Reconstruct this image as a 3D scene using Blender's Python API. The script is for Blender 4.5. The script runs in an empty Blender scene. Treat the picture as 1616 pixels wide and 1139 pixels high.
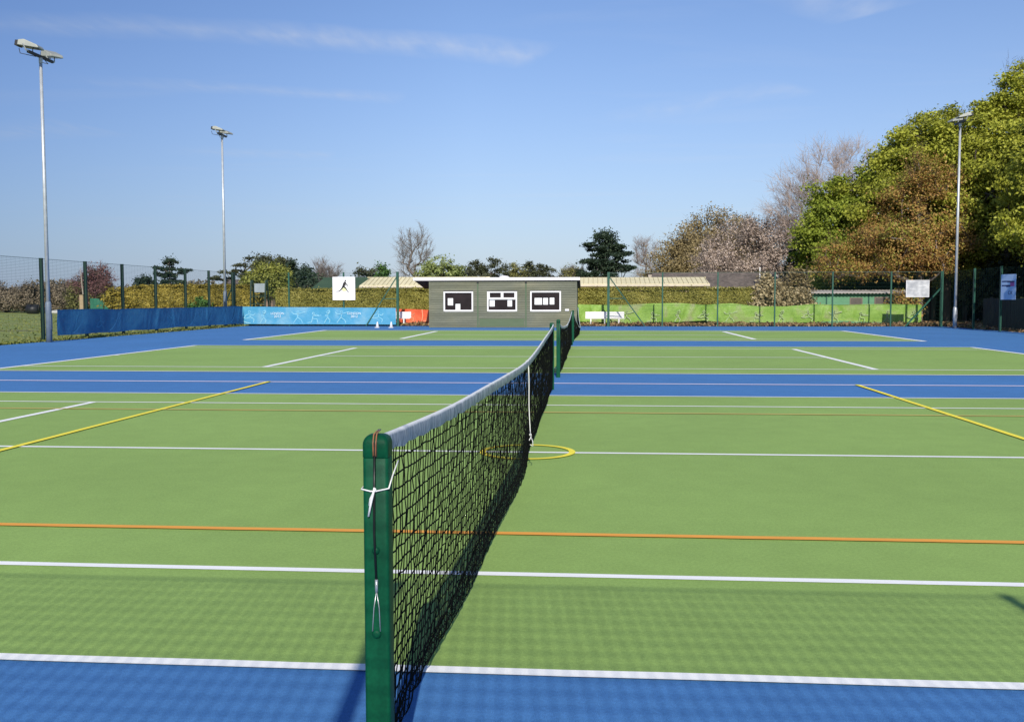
import bpy, math, random
import numpy as np
from mathutils import Vector, Matrix, Euler
R = math.radians
sc = bpy.context.scene
col = sc.collection

# ------------------------------------------------------------------ helpers
def tag(o, label=None, cat=None, group=None, kind=None):
    if label: o['label'] = label
    if cat: o['category'] = cat
    if group: o['group'] = group
    if kind: o['kind'] = kind
    return o

def empty(name, loc=(0, 0, 0), rz=0.0):
    o = bpy.data.objects.new(name, None)
    o.empty_display_size = 0.3
    o.location = loc
    o.rotation_euler = (0, 0, rz)
    col.objects.link(o)
    return o

def copy_tree(o, parent=None):
    c = o.copy(); col.objects.link(c)
    if parent: c.parent = parent
    for ch in [x for x in bpy.data.objects if x.parent == o]:
        copy_tree(ch, c)
    return c

class MB:
    """collects boxes, tubes, quads and polygons, links them as one mesh object"""
    def __init__(s): s.v = []; s.f = []; s.n = 0
    def add(s, v, f):
        s.v.append(np.asarray(v, float)); b = s.n
        s.f += [tuple(i + b for i in q) for q in f]; s.n += len(v); return s
    def box(s, x0, x1, y0, y1, z0, z1):
        v = [(x0,y0,z0),(x1,y0,z0),(x1,y1,z0),(x0,y1,z0),(x0,y0,z1),(x1,y0,z1),(x1,y1,z1),(x0,y1,z1)]
        return s.add(v, [(0,3,2,1),(4,5,6,7),(0,1,5,4),(1,2,6,5),(2,3,7,6),(3,0,4,7)])
    def tube(s, pts, r, n=6, cap=True):
        pts = [Vector(p) for p in pts]; m = len(pts)
        rs = r if hasattr(r, '__len__') else [r] * m
        v = []; f = []
        up = None
        for i, p in enumerate(pts):
            d = (pts[min(i+1, m-1)] - pts[max(i-1, 0)])
            d = d.normalized() if d.length > 1e-9 else Vector((0, 0, 1))
            if up is None:
                up = Vector((0, 0, 1)) if abs(d.z) < 0.9 else Vector((1, 0, 0))
            a = (up - d * up.dot(d))
            a = a.normalized() if a.length > 1e-6 else d.orthogonal().normalized()
            b = d.cross(a); up = a
            for k in range(n):
                t = 2 * math.pi * (k + .5) / n
                v.append(p + (a * math.cos(t) + b * math.sin(t)) * rs[i])
        for i in range(m - 1):
            for k in range(n):
                f.append((i*n+k, i*n+(k+1) % n, (i+1)*n+(k+1) % n, (i+1)*n+k))
        if cap:
            f.append(tuple(range(n-1, -1, -1))); f.append(tuple((m-1)*n+k for k in range(n)))
        return s.add(v, f)
    def beam(s, p, q, w, h=None):
        """square bar from p to q"""
        h = h or w
        p = Vector(p); q = Vector(q); d = (q - p).normalized()
        up = Vector((0, 0, 1)) if abs(d.z) < .95 else Vector((0, 1, 0))
        a = d.cross(up).normalized() * (w / 2); b = a.normalized().cross(d) * (h / 2)
        v = [p-a-b, p+a-b, p+a+b, p-a+b, q-a-b, q+a-b, q+a+b, q-a+b]
        return s.add(v, [(0,1,2,3),(4,7,6,5),(0,4,5,1),(1,5,6,2),(2,6,7,3),(3,7,4,0)])
    def prism(s, poly, axis, a, b):
        """poly = 2d points, extruded along axis between a and b"""
        def P(u, w, t):
            return {'x': (t, u, w), 'y': (u, t, w), 'z': (u, w, t)}[axis]
        n = len(poly)
        v = [P(u, w, a) for u, w in poly] + [P(u, w, b) for u, w in poly]
        f = [tuple(range(n)), tuple(range(2*n-1, n-1, -1))]
        f += [(i, i+n, (i+1) % n + n, (i+1) % n) for i in range(n)]
        return s.add(v, f)
    def sphere(s, c, r, sc3=(1, 1, 1), nu=10, nv=7):
        v = []; f = []
        for j in range(nv + 1):
            ph = math.pi * j / nv
            for i in range(nu):
                th = 2 * math.pi * i / nu
                v.append((c[0] + r*sc3[0]*math.sin(ph)*math.cos(th), c[1] + r*sc3[1]*math.sin(ph)*math.sin(th), c[2] + r*sc3[2]*math.cos(ph)))
        for j in range(nv):
            for i in range(nu):
                f.append((j*nu+i, (j+1)*nu+i, (j+1)*nu+(i+1) % nu, j*nu+(i+1) % nu))
        return s.add(v, f)
    def build(s, name, mat, parent=None, smooth=False, bevel=0):
        me = bpy.data.meshes.new(name)
        me.from_pydata(np.concatenate(s.v).tolist(), [], s.f)
        me.validate(); me.update()
        me.materials.append(mat)
        if smooth:
            for p in me.polygons: p.use_smooth = True
        o = bpy.data.objects.new(name, me); col.objects.link(o)
        if parent: o.parent = parent
        if bevel:
            m = o.modifiers.new('bevel', 'BEVEL'); m.width = bevel; m.segments = 2; m.limit_method = 'ANGLE'
        return o

def raw_mesh(name, v, f, mat, parent=None, smooth=False):
    me = bpy.data.meshes.new(name)
    v = np.asarray(v, np.float32); f = np.asarray(f, np.int32); k = f.shape[1]
    me.vertices.add(len(v)); me.vertices.foreach_set('co', v.ravel())
    me.loops.add(f.size); me.loops.foreach_set('vertex_index', f.ravel())
    me.polygons.add(len(f)); me.polygons.foreach_set('loop_start', np.arange(0, f.size, k, dtype=np.int32))
    me.update(calc_edges=True)
    if smooth: me.polygons.foreach_set('use_smooth', np.ones(len(f), bool))
    me.materials.append(mat)
    o = bpy.data.objects.new(name, me); col.objects.link(o)
    if parent: o.parent = parent
    return o

# ------------------------------------------------------------------ materials
MATS = {}
def newmat(name):
    m = bpy.data.materials.new(name); m.use_nodes = True
    nt = m.node_tree; nt.nodes.clear()
    return m, nt, nt.nodes.new('ShaderNodeOutputMaterial')
def N(nt, t, **k):
    n = nt.nodes.new(t)
    for a, b in k.items(): setattr(n, a, b)
    return n
def ramp(nt, stops):
    r = N(nt, 'ShaderNodeValToRGB'); e = r.color_ramp.elements
    while len(e) < len(stops): e.new(.5)
    for i, (p, c) in enumerate(stops):
        e[i].position = p; e[i].color = (*c, 1) if len(c) == 3 else c
    return r

def surf(name, c1, c2=None, scale=4.0, rough=.8, bump=0., bscale=None, metal=0., detail=6, fine=0., finescale=300., spec=.4, coords='Object', stretch=(1, 1, 1)):
    """noise-varied principled surface"""
    if name in MATS: return MATS[name]
    m, nt, out = newmat(name); L = nt.links
    b = N(nt, 'ShaderNodeBsdfPrincipled')
    b.inputs['Roughness'].default_value = rough; b.inputs['Metallic'].default_value = metal
    b.inputs['Specular IOR Level'].default_value = spec
    tc = N(nt, 'ShaderNodeTexCoord'); mp = N(nt, 'ShaderNodeMapping'); mp.inputs['Scale'].default_value = stretch
    L.new(tc.outputs[coords], mp.inputs[0])
    c2 = c2 or tuple(x * .8 for x in c1)
    n = N(nt, 'ShaderNodeTexNoise'); n.inputs['Scale'].default_value = scale; n.inputs['Detail'].default_value = detail
    L.new(mp.outputs[0], n.inputs[0])
    r = ramp(nt, [(.3, c1), (.7, c2)]); L.new(n.outputs[0], r.inputs[0])
    src = r.outputs[0]
    if fine:
        n2 = N(nt, 'ShaderNodeTexNoise'); n2.inputs['Scale'].default_value = finescale; n2.inputs['Detail'].default_value = 2
        L.new(tc.outputs[coords], n2.inputs[0])
        r2 = ramp(nt, [(.3, (1-fine,)*3), (.7, (1+fine,)*3)]); L.new(n2.outputs[0], r2.inputs[0])
        mx = N(nt, 'ShaderNodeMix', data_type='RGBA', blend_type='MULTIPLY'); mx.inputs[0].default_value = 1
        L.new(src, mx.inputs[6]); L.new(r2.outputs[0], mx.inputs[7]); src = mx.outputs[2]
    L.new(src, b.inputs['Base Color'])
    if bump:
        n3 = N(nt, 'ShaderNodeTexNoise'); n3.inputs['Scale'].default_value = bscale or scale * 5; n3.inputs['Detail'].default_value = 3
        L.new(mp.outputs[0], n3.inputs[0])
        bp = N(nt, 'ShaderNodeBump'); bp.inputs['Strength'].default_value = bump; bp.inputs['Distance'].default_value = .02
        L.new(n3.outputs[0], bp.inputs['Height']); L.new(bp.outputs[0], b.inputs['Normal'])
    L.new(b.outputs[0], out.inputs[0])
    MATS[name] = m
    return m

def leafmat(name, cols, clump=1.2, trans=.3, rough=.6):
    """cols: 3-4 colours; per-leaf random plus clump noise"""
    if name in MATS: return MATS[name]
    m, nt, out = newmat(name); L = nt.links
    g = N(nt, 'ShaderNodeNewGeometry'); tc = N(nt, 'ShaderNodeTexCoord')
    n = N(nt, 'ShaderNodeTexNoise'); n.inputs['Scale'].default_value = clump; n.inputs['Detail'].default_value = 3
    L.new(tc.outputs['Object'], n.inputs[0])
    a = N(nt, 'ShaderNodeMath', operation='MULTIPLY_ADD'); L.new(g.outputs['Random Per Island'], a.inputs[0])
    a.inputs[1].default_value = .5; L.new(n.outputs[0], a.inputs[2])
    s = N(nt, 'ShaderNodeMath', operation='SUBTRACT'); L.new(a.outputs[0], s.inputs[0]); s.inputs[1].default_value = .25
    k = len(cols); r = ramp(nt, [(.15 + .7*i/(k-1), c) for i, c in enumerate(cols)]); L.new(s.outputs[0], r.inputs[0])
    b = N(nt, 'ShaderNodeBsdfPrincipled'); b.inputs['Roughness'].default_value = rough; b.inputs['Specular IOR Level'].default_value = .3
    L.new(r.outputs[0], b.inputs['Base Color'])
    t = N(nt, 'ShaderNodeBsdfTranslucent'); L.new(r.outputs[0], t.inputs[0])
    mx = N(nt, 'ShaderNodeMixShader'); mx.inputs[0].default_value = trans
    L.new(b.outputs[0], mx.inputs[1]); L.new(t.outputs[0], mx.inputs[2]); L.new(mx.outputs[0], out.inputs[0])
    MATS[name] = m
    return m

def courtmat(name, c, var):
    m, nt, out = newmat(name); L = nt.links
    tc = N(nt, 'ShaderNodeTexCoord')
    b = N(nt, 'ShaderNodeBsdfPrincipled'); b.inputs['Roughness'].default_value = .85; b.inputs['Specular IOR Level'].default_value = .25
    def noise(s, d, lo, hi, st=(1, 1, 1)):
        mp = N(nt, 'ShaderNodeMapping'); mp.inputs['Scale'].default_value = st; L.new(tc.outputs['Object'], mp.inputs[0])
        n = N(nt, 'ShaderNodeTexNoise'); n.inputs['Scale'].default_value = s; n.inputs['Detail'].default_value = d
        L.new(mp.outputs[0], n.inputs[0]); r = ramp(nt, [(.3, (lo,)*3), (.7, (hi,)*3)]); L.new(n.outputs[0], r.inputs[0]); return r.outputs[0], n.outputs[0]
    src = None
    for s, d, lo, hi, st in ((.35, 4, 1-var, 1+var, (1, 1, 1)), (3.5, 4, 1-var*.7, 1+var*.7, (1, 1, 1)), (60, 3, .9, 1.1, (1, 1, 1)), (260, 1, .78, 1.2, (1, 1, 1))):
        o, h = noise(s, d, lo, hi, st)
        mx = N(nt, 'ShaderNodeMix', data_type='RGBA', blend_type='MULTIPLY'); mx.inputs[0].default_value = 1
        if src is None: mx.inputs[6].default_value = (*c, 1)
        else: L.new(src, mx.inputs[6])
        L.new(o, mx.inputs[7]); src = mx.outputs[2]
    L.new(src, b.inputs['Base Color'])
    bp = N(nt, 'ShaderNodeBump'); bp.inputs['Strength'].default_value = .35; bp.inputs['Distance'].default_value = .004
    L.new(h, bp.inputs['Height']); L.new(bp.outputs[0], b.inputs['Normal'])
    L.new(b.outputs[0], out.inputs[0]); MATS[name] = m
    return m

M_blue = courtmat('blue_acrylic', (.066, .20, .455), .06)
M_green = courtmat('green_acrylic', (.272, .412, .108), .06)
M_white = surf('white_line_paint', (.95, .95, .93), (.88, .88, .86), scale=3, rough=.8, fine=.06, finescale=200)
M_yellow = surf('yellow_line_paint', (.98, .84, .07), (.94, .78, .07), scale=3, rough=.8, fine=.06)
M_orange = surf('orange_line_paint', (.86, .38, .06), (.80, .36, .06), scale=3, rough=.8, fine=.06)
M_tan = surf('faded_orange_paint', (.74, .52, .15), (.66, .48, .15), scale=2, rough=.8)
M_lilac = surf('lilac_line_paint', (.93, .82, .93), (.86, .76, .90), scale=2, rough=.8)
M_grass = surf('mown_grass', (.19, .245, .052), (.245, .27, .075), scale=.12, rough=.9, detail=7, fine=.12, finescale=6, bump=.4, bscale=8)
M_soil = surf('leafy_soil', (.055, .035, .02), (.16, .10, .055), scale=3, rough=.95, bump=.8, detail=8)
M_post = surf('dark_green_gloss', (.002, .056, .025), (.003, .072, .033), scale=9, rough=.5, spec=.12, fine=.12, finescale=90)
M_fence = surf('green_powder_coat', (.012, .085, .055), (.008, .06, .038), scale=2, rough=.45)
M_fencedk = surf('black_green_coat', (.008, .035, .022), (.005, .026, .017), scale=2, rough=.5)
M_wire = surf('green_mesh_wire', (.012, .05, .04), (.009, .04, .03), scale=2, rough=.6)
M_net = surf('black_net_cord', (.006, .007, .006), (.010, .010, .009), scale=60, rough=.9, spec=.08)
M_cable = surf('black_rubber_cable', (.008, .01, .008), rough=.4)
M_steel = surf('galvanised_steel', (.55, .57, .58), (.42, .44, .46), scale=6, rough=.45, metal=.35)
M_steelbase = surf('grey_base_paint', (.15, .19, .24), (.11, .14, .19), scale=5, rough=.5)
M_wiresteel = surf('bright_wire', (.6, .62, .6), rough=.3, metal=.6)
M_copper = surf('brown_cable', (.35, .16, .07), (.22, .10, .05), scale=50, rough=.4)
M_cord = surf('white_cord', (.8, .8, .78), (.7, .7, .68), scale=100, rough=.7)
M_lamp = surf('lamp_housing', (.36, .37, .33), (.30, .31, .28), scale=4, rough=.45, metal=.1)
M_dark = surf('dark_plastic', (.02, .02, .022), rough=.5)
M_glass = surf('dark_window_glass', (.012, .008, .009), (.028, .019, .021), scale=1.5, rough=.2, spec=.25)
M_paper = surf('paper', (.82, .82, .80), (.78, .78, .77), scale=4, rough=.8)
M_frame = surf('white_frame_paint', (.78, .76, .76), (.72, .70, .70), scale=5, rough=.5)
M_fascia = surf('white_fascia', (.78, .74, .75), (.70, .66, .67), scale=1.2, rough=.6)
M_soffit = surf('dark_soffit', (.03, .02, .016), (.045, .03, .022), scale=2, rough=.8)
M_bench = surf('white_bench_paint', (.80, .78, .79), (.72, .70, .71), scale=4, rough=.5)
M_black = surf('black_print', (.02, .018, .02), rough=.6)
M_roofcream = surf('cream_roof_sheet', (.78, .70, .44), (.68, .61, .39), scale=.8, rough=.7, stretch=(8, 1, 1))
M_roofgreen = surf('green_roof_felt', (.035, .07, .04), (.05, .09, .05), scale=1, rough=.8)
M_roofbrown = surf('brown_roof_tile', (.17, .135, .115), (.10, .08, .07), scale=1.2, rough=.9, bump=.6, fine=.3, finescale=4)
M_brick = surf('pale_brick', (.40, .24, .17), (.30, .19, .14), scale=6, rough=.9)
M_render = surf('cream_render', (.55, .46, .36), (.50, .42, .33), scale=1, rough=.9)
M_bark = surf('bark', (.07, .055, .045), (.12, .10, .08), scale=3, rough=.95, bump=.6, stretch=(1, 1, .2))
M_barkpale = surf('pale_bark', (.20, .165, .145), (.13, .11, .10), scale=2, rough=.95)
M_barkred = surf('reddish_bark', (.12, .05, .045), (.17, .10, .09), scale=2, rough=.95)

# ------------------------------------------------------------------ camera, sun, sky
f_px, W0 = 1541.9467, 1616.0
cx, cy, ch, yaw, pitch, roll = 0.69586, -3.68364, 1.45191, R(4.603109), R(3.6178), R(-0.076968)
Fv = Vector((-math.sin(yaw)*math.cos(pitch), math.cos(yaw)*math.cos(pitch), -math.sin(pitch)))
Rv = Vector((math.cos(yaw), math.sin(yaw), 0)); Uv = Rv.cross(Fv)
R2 = Rv*math.cos(roll) + Uv*math.sin(roll); U2 = -Rv*math.sin(roll) + Uv*math.cos(roll)
cam = bpy.data.cameras.new('camera'); co = bpy.data.objects.new('camera', cam); col.objects.link(co)
cam.sensor_width = 36; cam.lens = 36 * f_px / W0; cam.clip_start = .05; cam.clip_end = 4000
mt = Matrix((R2, U2, -Fv)).transposed().to_4x4(); mt.translation = (cx, cy, ch); co.matrix_world = mt
sc.camera = co

EL, AZ = R(30), R(5)
S = Vector((math.sin(AZ)*math.cos(EL), -math.cos(AZ)*math.cos(EL), math.sin(EL)))
sun = bpy.data.lights.new('sun', 'SUN'); sun.energy = 5.0; sun.angle = R(.53); sun.color = (1, .94, .83)
so = bpy.data.objects.new('sun', sun); col.objects.link(so); so.rotation_euler = S.to_track_quat('Z', 'Y').to_euler(); so.location = (0, -10, 30)

w = bpy.data.worlds.new('World'); sc.world = w; w.use_nodes = True
nt = w.node_tree; nt.nodes.clear(); L = nt.links
out = N(nt, 'ShaderNodeOutputWorld'); bg = N(nt, 'ShaderNodeBackground'); bg.inputs[1].default_value = .102
sky = N(nt, 'ShaderNodeTexSky', sky_type='NISHITA'); sky.sun_disc = False
sky.sun_elevation = EL; sky.sun_rotation = math.atan2(S.x, S.y)
sky.air_density = 1.0; sky.dust_density = .6; sky.ozone_density = 2.0; sky.altitude = 0
tc = N(nt, 'ShaderNodeTexCoord'); sp = N(nt, 'ShaderNodeSeparateXYZ'); L.new(tc.outputs['Generated'], sp.inputs[0])
def mth(op, a, b=None, c=None, clamp=False):
    n = N(nt, 'ShaderNodeMath', operation=op); n.use_clamp = clamp
    for i, x in enumerate((a, b, c)):
        if x is None: continue
        if isinstance(x, (int, float)): n.inputs[i].default_value = x
        else: L.new(x, n.inputs[i])
    return n.outputs[0]
zc = mth('MAXIMUM', sp.outputs[2], .03)
u = mth('DIVIDE', sp.outputs[0], zc); v = mth('DIVIDE', sp.outputs[1], zc)
cb = N(nt, 'ShaderNodeCombineXYZ'); L.new(u, cb.inputs[0]); L.new(v, cb.inputs[1])
def wnoise(scale, detail, rot=0, st=(1, 1, 1), dist=0.):
    mp = N(nt, 'ShaderNodeMapping'); mp.inputs['Rotation'].default_value = (0, 0, rot); mp.inputs['Scale'].default_value = st
    L.new(cb.outputs[0], mp.inputs[0])
    n = N(nt, 'ShaderNodeTexNoise'); n.inputs['Scale'].default_value = scale; n.inputs['Detail'].default_value = detail; n.inputs['Distortion'].default_value = dist
    L.new(mp.outputs[0], n.inputs[0]); return n.outputs[0]
wob = wnoise(1.3, 4)
grain = wnoise(7, 8, rot=R(25), st=(1.6, .5, 1))
def streak(p0, p1, wd, amt, a_in=.25):
    dx, dy = p1[0]-p0[0], p1[1]-p0[1]; ln = math.hypot(dx, dy); tx, ty = dx/ln, dy/ln
    du = mth('SUBTRACT', u, p0[0]); dv = mth('SUBTRACT', v, p0[1])
    t = mth('DIVIDE', mth('ADD', mth('MULTIPLY', du, tx), mth('MULTIPLY', dv, ty)), ln)
    s_ = mth('ADD', mth('MULTIPLY', du, -ty), mth('MULTIPLY', dv, tx))
    s_ = mth('ADD', s_, mth('MULTIPLY', mth('SUBTRACT', wob, .5), wd*1.6))
    body = mth('SUBTRACT', 1, mth('DIVIDE', mth('ABSOLUTE', s_), wd), clamp=True)
    ends = mth('MULTIPLY', mth('DIVIDE', t, a_in, clamp=True), mth('DIVIDE', mth('SUBTRACT', 1.02, t), .06, clamp=True))
    g = mth('MULTIPLY_ADD', grain, 1.8, -.35, clamp=True)
    return mth('MULTIPLY', mth('MULTIPLY', mth('MULTIPLY', body, ends), g), amt)
acc = None
for a in [((-2.4, 3.38), (-.9, 3.72), .20, .36, .3), ((-1.35, 3.60), (-.20, 4.08), .23, .50, .45), ((-2.5, 4.32), (-.95, 4.88), .17, .30, .4), ((-2.9, 6.45), (-1.8, 6.78), .28, .26, .4),
          ((.0, 5.7), (.95, 4.75), .22, .22, .4), ((.6, 3.25), (1.0, 3.6), .18, .36, .3), ((-4.2, 5.9), (-2.9, 5.5), .35, .24, .2)]:
    s_ = streak(*a); acc = s_ if acc is None else mth('ADD', acc, s_)
cir = mth('MULTIPLY', mth('MULTIPLY_ADD', wnoise(.55, 8, rot=R(-20), st=(.8, 2.2, 1), dist=.4), 3.2, -1.75, clamp=True), .20)
acc = mth('ADD', acc, cir, clamp=True)
# a thin haze that whitens the sky towards the horizon
hz = mth('POWER', mth('SUBTRACT', 1, sp.outputs[2], clamp=True), 5.6)
tint = N(nt, 'ShaderNodeMix', data_type='RGBA', blend_type='MULTIPLY'); tint.inputs[0].default_value = 1
tint.inputs[7].default_value = (.80, .98, 1.30, 1); L.new(sky.outputs[0], tint.inputs[6])
hm = N(nt, 'ShaderNodeMix', data_type='RGBA'); L.new(mth('MULTIPLY', hz, .8), hm.inputs[0]); L.new(tint.outputs[2], hm.inputs[6]); hm.inputs[7].default_value = (5.5, 6.1, 7.2, 1)
cm = N(nt, 'ShaderNodeMix', data_type='RGBA'); L.new(acc, cm.inputs[0]); L.new(hm.outputs[2], cm.inputs[6]); cm.inputs[7].default_value = (6.4, 6.9, 8.0, 1)
dk = N(nt, 'ShaderNodeMix', data_type='RGBA', blend_type='MULTIPLY'); L.new(mth('DIVIDE', mth('SUBTRACT', -.12, sp.outputs[0]), .55, clamp=True), dk.inputs[0])
L.new(cm.outputs[2], dk.inputs[6]); dk.inputs[7].default_value = (.50, .59, .72, 1); L.new(dk.outputs[2], bg.inputs[0]); L.new(bg.outputs[0], out.inputs[0])
sc.view_settings.view_transform = 'Standard'; sc.view_settings.look = 'None'; sc.view_settings.exposure = 0

# ------------------------------------------------------------------ ground and court
XL, XR, YN, YF = -18.12, 19.0, -4.6, 48.75
def ground_sheet():
    xs = np.concatenate([np.linspace(-1500, -200, 8), np.linspace(-180, 180, 46), np.linspace(200, 1500, 8)])
    ys = np.concatenate([np.linspace(-300, -20, 6), np.linspace(-10, 200, 40), np.linspace(230, 2500, 10)])
    V = [(x, y, -.03) for y in ys for x in xs]; nx = len(xs)
    F = [(j*nx+i, j*nx+i+1, (j+1)*nx+i+1, (j+1)*nx+i) for j in range(len(ys)-1) for i in range(nx-1)]
    return raw_mesh('grass_field', V, F, M_grass)
tag(ground_sheet(), kind='structure')
def strip(name, rects, mat, z, kind='structure'):
    mb = MB()
    for (x0, x1, y0, y1) in rects: mb.add([(x0,y0,z),(x1,y0,z),(x1,y1,z),(x0,y1,z)], [(0,1,2,3)])
    return tag(mb.build(name, mat), kind=kind)
mb = MB(); mb.box(XL, XR, YN, YF, -.028, 0); tag(mb.build('court_surface', M_blue), kind='structure')
strip('soil_strip', [(-18.0, 21.5, YF+.01, 52.2)], M_soil, -.012)
strip('leaf_litter_ground', [(XR+.01, 45, 20, 80)], M_soil, -.016)
Y2, Y3 = 15.387, 30.459
A1, A2, A3 = .08, .115, .152
courts = [(A1, 0.0), (A2, Y2), (A3, Y3)]
for i, (a, y0) in enumerate(courts):
    strip('tennis_court', [(a-11.885, a+11.885, y0, y0+10.97)], M_green, .004)
rng = random.Random(5)
def painted(name, segs, mat, z, wdt=.064):
    """painted lines with slightly uneven edges"""
    mb = MB()
    for (x0, y0, x1, y1) in segs:
        ln = math.hypot(x1-x0, y1-y0); n = max(2, int(ln / .35)); tx, ty = (x1-x0)/ln, (y1-y0)/ln
        V = []; wl = 0.
        for k in range(n+1):
            t = k / n; wl = wl*.8 + rng.gauss(0, .0012)
            px, py = x0+(x1-x0)*t, y0+(y1-y0)*t
            a = wdt/2 + wl + rng.gauss(0, .0009); b = wdt/2 - wl + rng.gauss(0, .0009)
            V += [(px - ty*a, py + tx*a, z), (px + ty*b, py - tx*b, z)]
        mb.add(V, [(2*k, 2*k+1, 2*k+3, 2*k+2) for k in range(n)])
    return tag(mb.build(name, mat), kind='structure')
for a, y0 in courts:
    segs = []
    xl, xr = a-11.885, a+11.885
    for yy in (.025, 1.37, 9.60, 10.945): segs.append((xl, y0+yy, xr, y0+yy))
    segs.append((a-6.4, y0+5.485, a+6.4, y0+5.485))
    wl_ = .068 if y0 < 1 else (.095 if y0 < 20 else .13)
    painted('white_sideline_markings', segs, M_white, .008, wl_)
    segs = [(a-6.4, y0+1.395, a-6.4, y0+9.575), (a+6.4, y0+1.395, a+6.4, y0+9.575)]
    for s in (-1, 1):
        segs.append((a+s*11.86, y0+.05, a+s*11.86, y0+10.92))
        segs.append((a+s*11.78, y0+5.485, a+s*11.68, y0+5.485))
    painted('white_baseline_markings', segs, M_white, .0085, wl_*1.5)
painted('orange_line_marking', [(-11.8, 2.252, 11.9, 2.252)], M_orange, .012, .07)
painted('faded_orange_line_marking', [(-11.8, 8.722, 11.9, 8.722)], M_tan, .012, .06)
painted('lilac_sideline_marking', [(-15.15, 13.11, 15.35, 13.11), (-15.15, -2.14, 15.35, -2.14)], M_lilac, .006, .10)
painted('yellow_third_line_marking', [(.102-5.05, -2.11, .102-5.05, 13.08), (.102+5.05, -2.11, .102+5.05, 13.08)], M_yellow, .014, .075)
def ring(name, c, r, wd, z, mat, n=64):
    V = []
    for k in range(n):
        t = 2*math.pi*k/n
        for q in (r-wd/2, r+wd/2): V.append((c[0]+q*math.cos(t), c[1]+q*math.sin(t), z))
    F = [(2*k, 2*k+1, (2*k+3) % (2*n), (2*k+2) % (2*n)) for k in range(n)]
    return tag(raw_mesh(name, V, F, mat), kind='structure')
ring('yellow_centre_circle_marking', (.102, 5.485), .425, .06, .014, M_yellow)

# ------------------------------------------------------------------ tennis nets and net posts
NX = .10
def net_post(y, facing, label, detail, dx_=0.):
    """square section post, rounded head with a cable slot; facing = -1 outer face looks to -Y"""
    t = empty('net_post', (NX+dx_, y, 0)); tag(t, label, 'net post', 'green posts holding the tennis nets')
    h, s = 1.075, .036
    sy = facing
    def section(hw, z, rr=.011):
        rr = min(rr, hw*.95); P_ = []
        for (qx, qy, a0) in ((1, 1, 0), (-1, 1, 90), (-1, -1, 180), (1, -1, 270)):
            for k in range(5):
                a = R(a0 + 22.5*k); P_.append((qx*(hw-rr)+rr*math.cos(a), qy*(hw-rr)+rr*math.sin(a), z))
        return P_
    def loft(levels, name, bottom=True):
        V = []; F = []; n = 20
        for hw, z in levels: V += section(hw, z)
        for q in range(len(levels)-1):
            for k in range(n): F.append((q*n+k, q*n+(k+1) % n, (q+1)*n+(k+1) % n, (q+1)*n+k))
        F.append(tuple((len(levels)-1)*n+k for k in range(n)))
        if bottom: F.append(tuple(range(n-1, -1, -1)))
        o = MB().add(V, F).build(name, M_post, t, True)
        o.modifiers.new('edges', 'EDGE_SPLIT').split_angle = R(50)
        return o
    loft([(s, -.02), (s, .3), (s, .7), (s, 1.010), (s-.0012, 1.0115)], 'shaft')
    loft([(s-.0008, 1.012), (s+.0006, 1.0135)] + [(s+.0006-.021*(1-math.cos(a)), 1.048+.027*math.sin(a)) for a in [R(q*15) for q in range(7)]], 'cap')
    y0 = sy * (s + .001)
    mb = MB(); mb.box(-.0065, .0065, min(y0, y0+sy*.001), max(y0, y0+sy*.001), 1.015, 1.056); mb.build('cable_slot', M_dark, t)
    if detail:
        yo = sy * (s + .006)
        for dx in (-.004, .004):
            MB().tube([(dx*.6, sy*-.03, 1.083), (dx*.6, sy*.0, 1.082), (dx, sy*(s-.006), 1.077), (dx, yo, 1.055), (dx*.8, yo, 1.018)], .0022, 6).build('winding_cable', M_copper, t, True)
        MB().tube([(0, yo, 1.02), (-.002, yo+sy*.001, .9), (-.003, yo, .80), (.002, yo, .66)], .0036, 6).build('headline_cable', M_cable, t, True)
        MB().tube([(.002, yo, .672), (.002, yo, .635)], .0045, 8).build('ferrule', M_wiresteel, t, True)
        lp = [(.002, yo, .64), (-.006, yo, .59), (-.010, yo+sy*.002, .525)]
        MB().tube(lp, .0016, 5).build('wire_loop', M_wiresteel, t, True)
        MB().tube([(.002, yo, .64), (.009, yo, .59), (.012, yo+sy*.002, .525)], .0016, 5).build('wire_loop', M_wiresteel, t, True)
        for z, r in ((.752, .011), (.515, .013)):
            b = MB(); b.tube([(0, sy*(s-.003), z), (0, sy*(s+.003), z), (0, sy*(s+.0065), z), (0, sy*(s+.008), z)], [r, r, r*.75, r*.3], 14); b.build('bolt', M_post, t, True)
        g = .0385
        zt = .925
        ty = [(-g, sy*-.02, zt+.004), (-g, sy*g, zt), (-.012, sy*(g+.003), zt-.005), (.004, sy*(g+.005), zt-.004), (.02, sy*(g+.001), zt-.001), (g, sy*g, zt+.003), (g+.001, sy*-.01, zt+.03), (.046, sy*-.06, zt+.065)]
        MB().tube(ty, .0023, 6).build('tie_cord', M_cord, t, True)
        k = MB(); k.tube([(.000, sy*(g+.006), zt+.006), (-.008, sy*(g+.012), zt-.03), (-.018, sy*(g+.006), zt-.075)], [.0034, .0036, .003], 6)
        k.tube([(.002, sy*(g+.006), zt+.004), (-.012, sy*(g+.009), zt-.025), (-.016, sy*(g+.005), zt-.045)], .0026, 6); k.sphere((0, sy*(g+.005), zt), .005)
        k.build('cord_knot', M_cord, t, True)
    else:
        MB().tube([(0, sy*(s+.006), 1.05), (0, sy*(s+.006), .62)], .004, 5).build('headline_cable', M_cable, t)
        b = MB(); b.tube([(0, sy*s, .75), (0, sy*(s+.015), .75)], .011, 8); b.build('bolt', M_post, t)
    return t
net_post(-.995, -1, 'dark green net post nearest the camera with white cord tied round it', True)
net_post(11.96, 1, 'dark green net post at the far end of the nearest net', False, -.022)
net_post(Y2-.95, -1, 'dark green net post at the near end of the middle net', False)
net_post(Y2+11.93, 1, 'dark green net post at the far end of the middle net', False)
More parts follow.
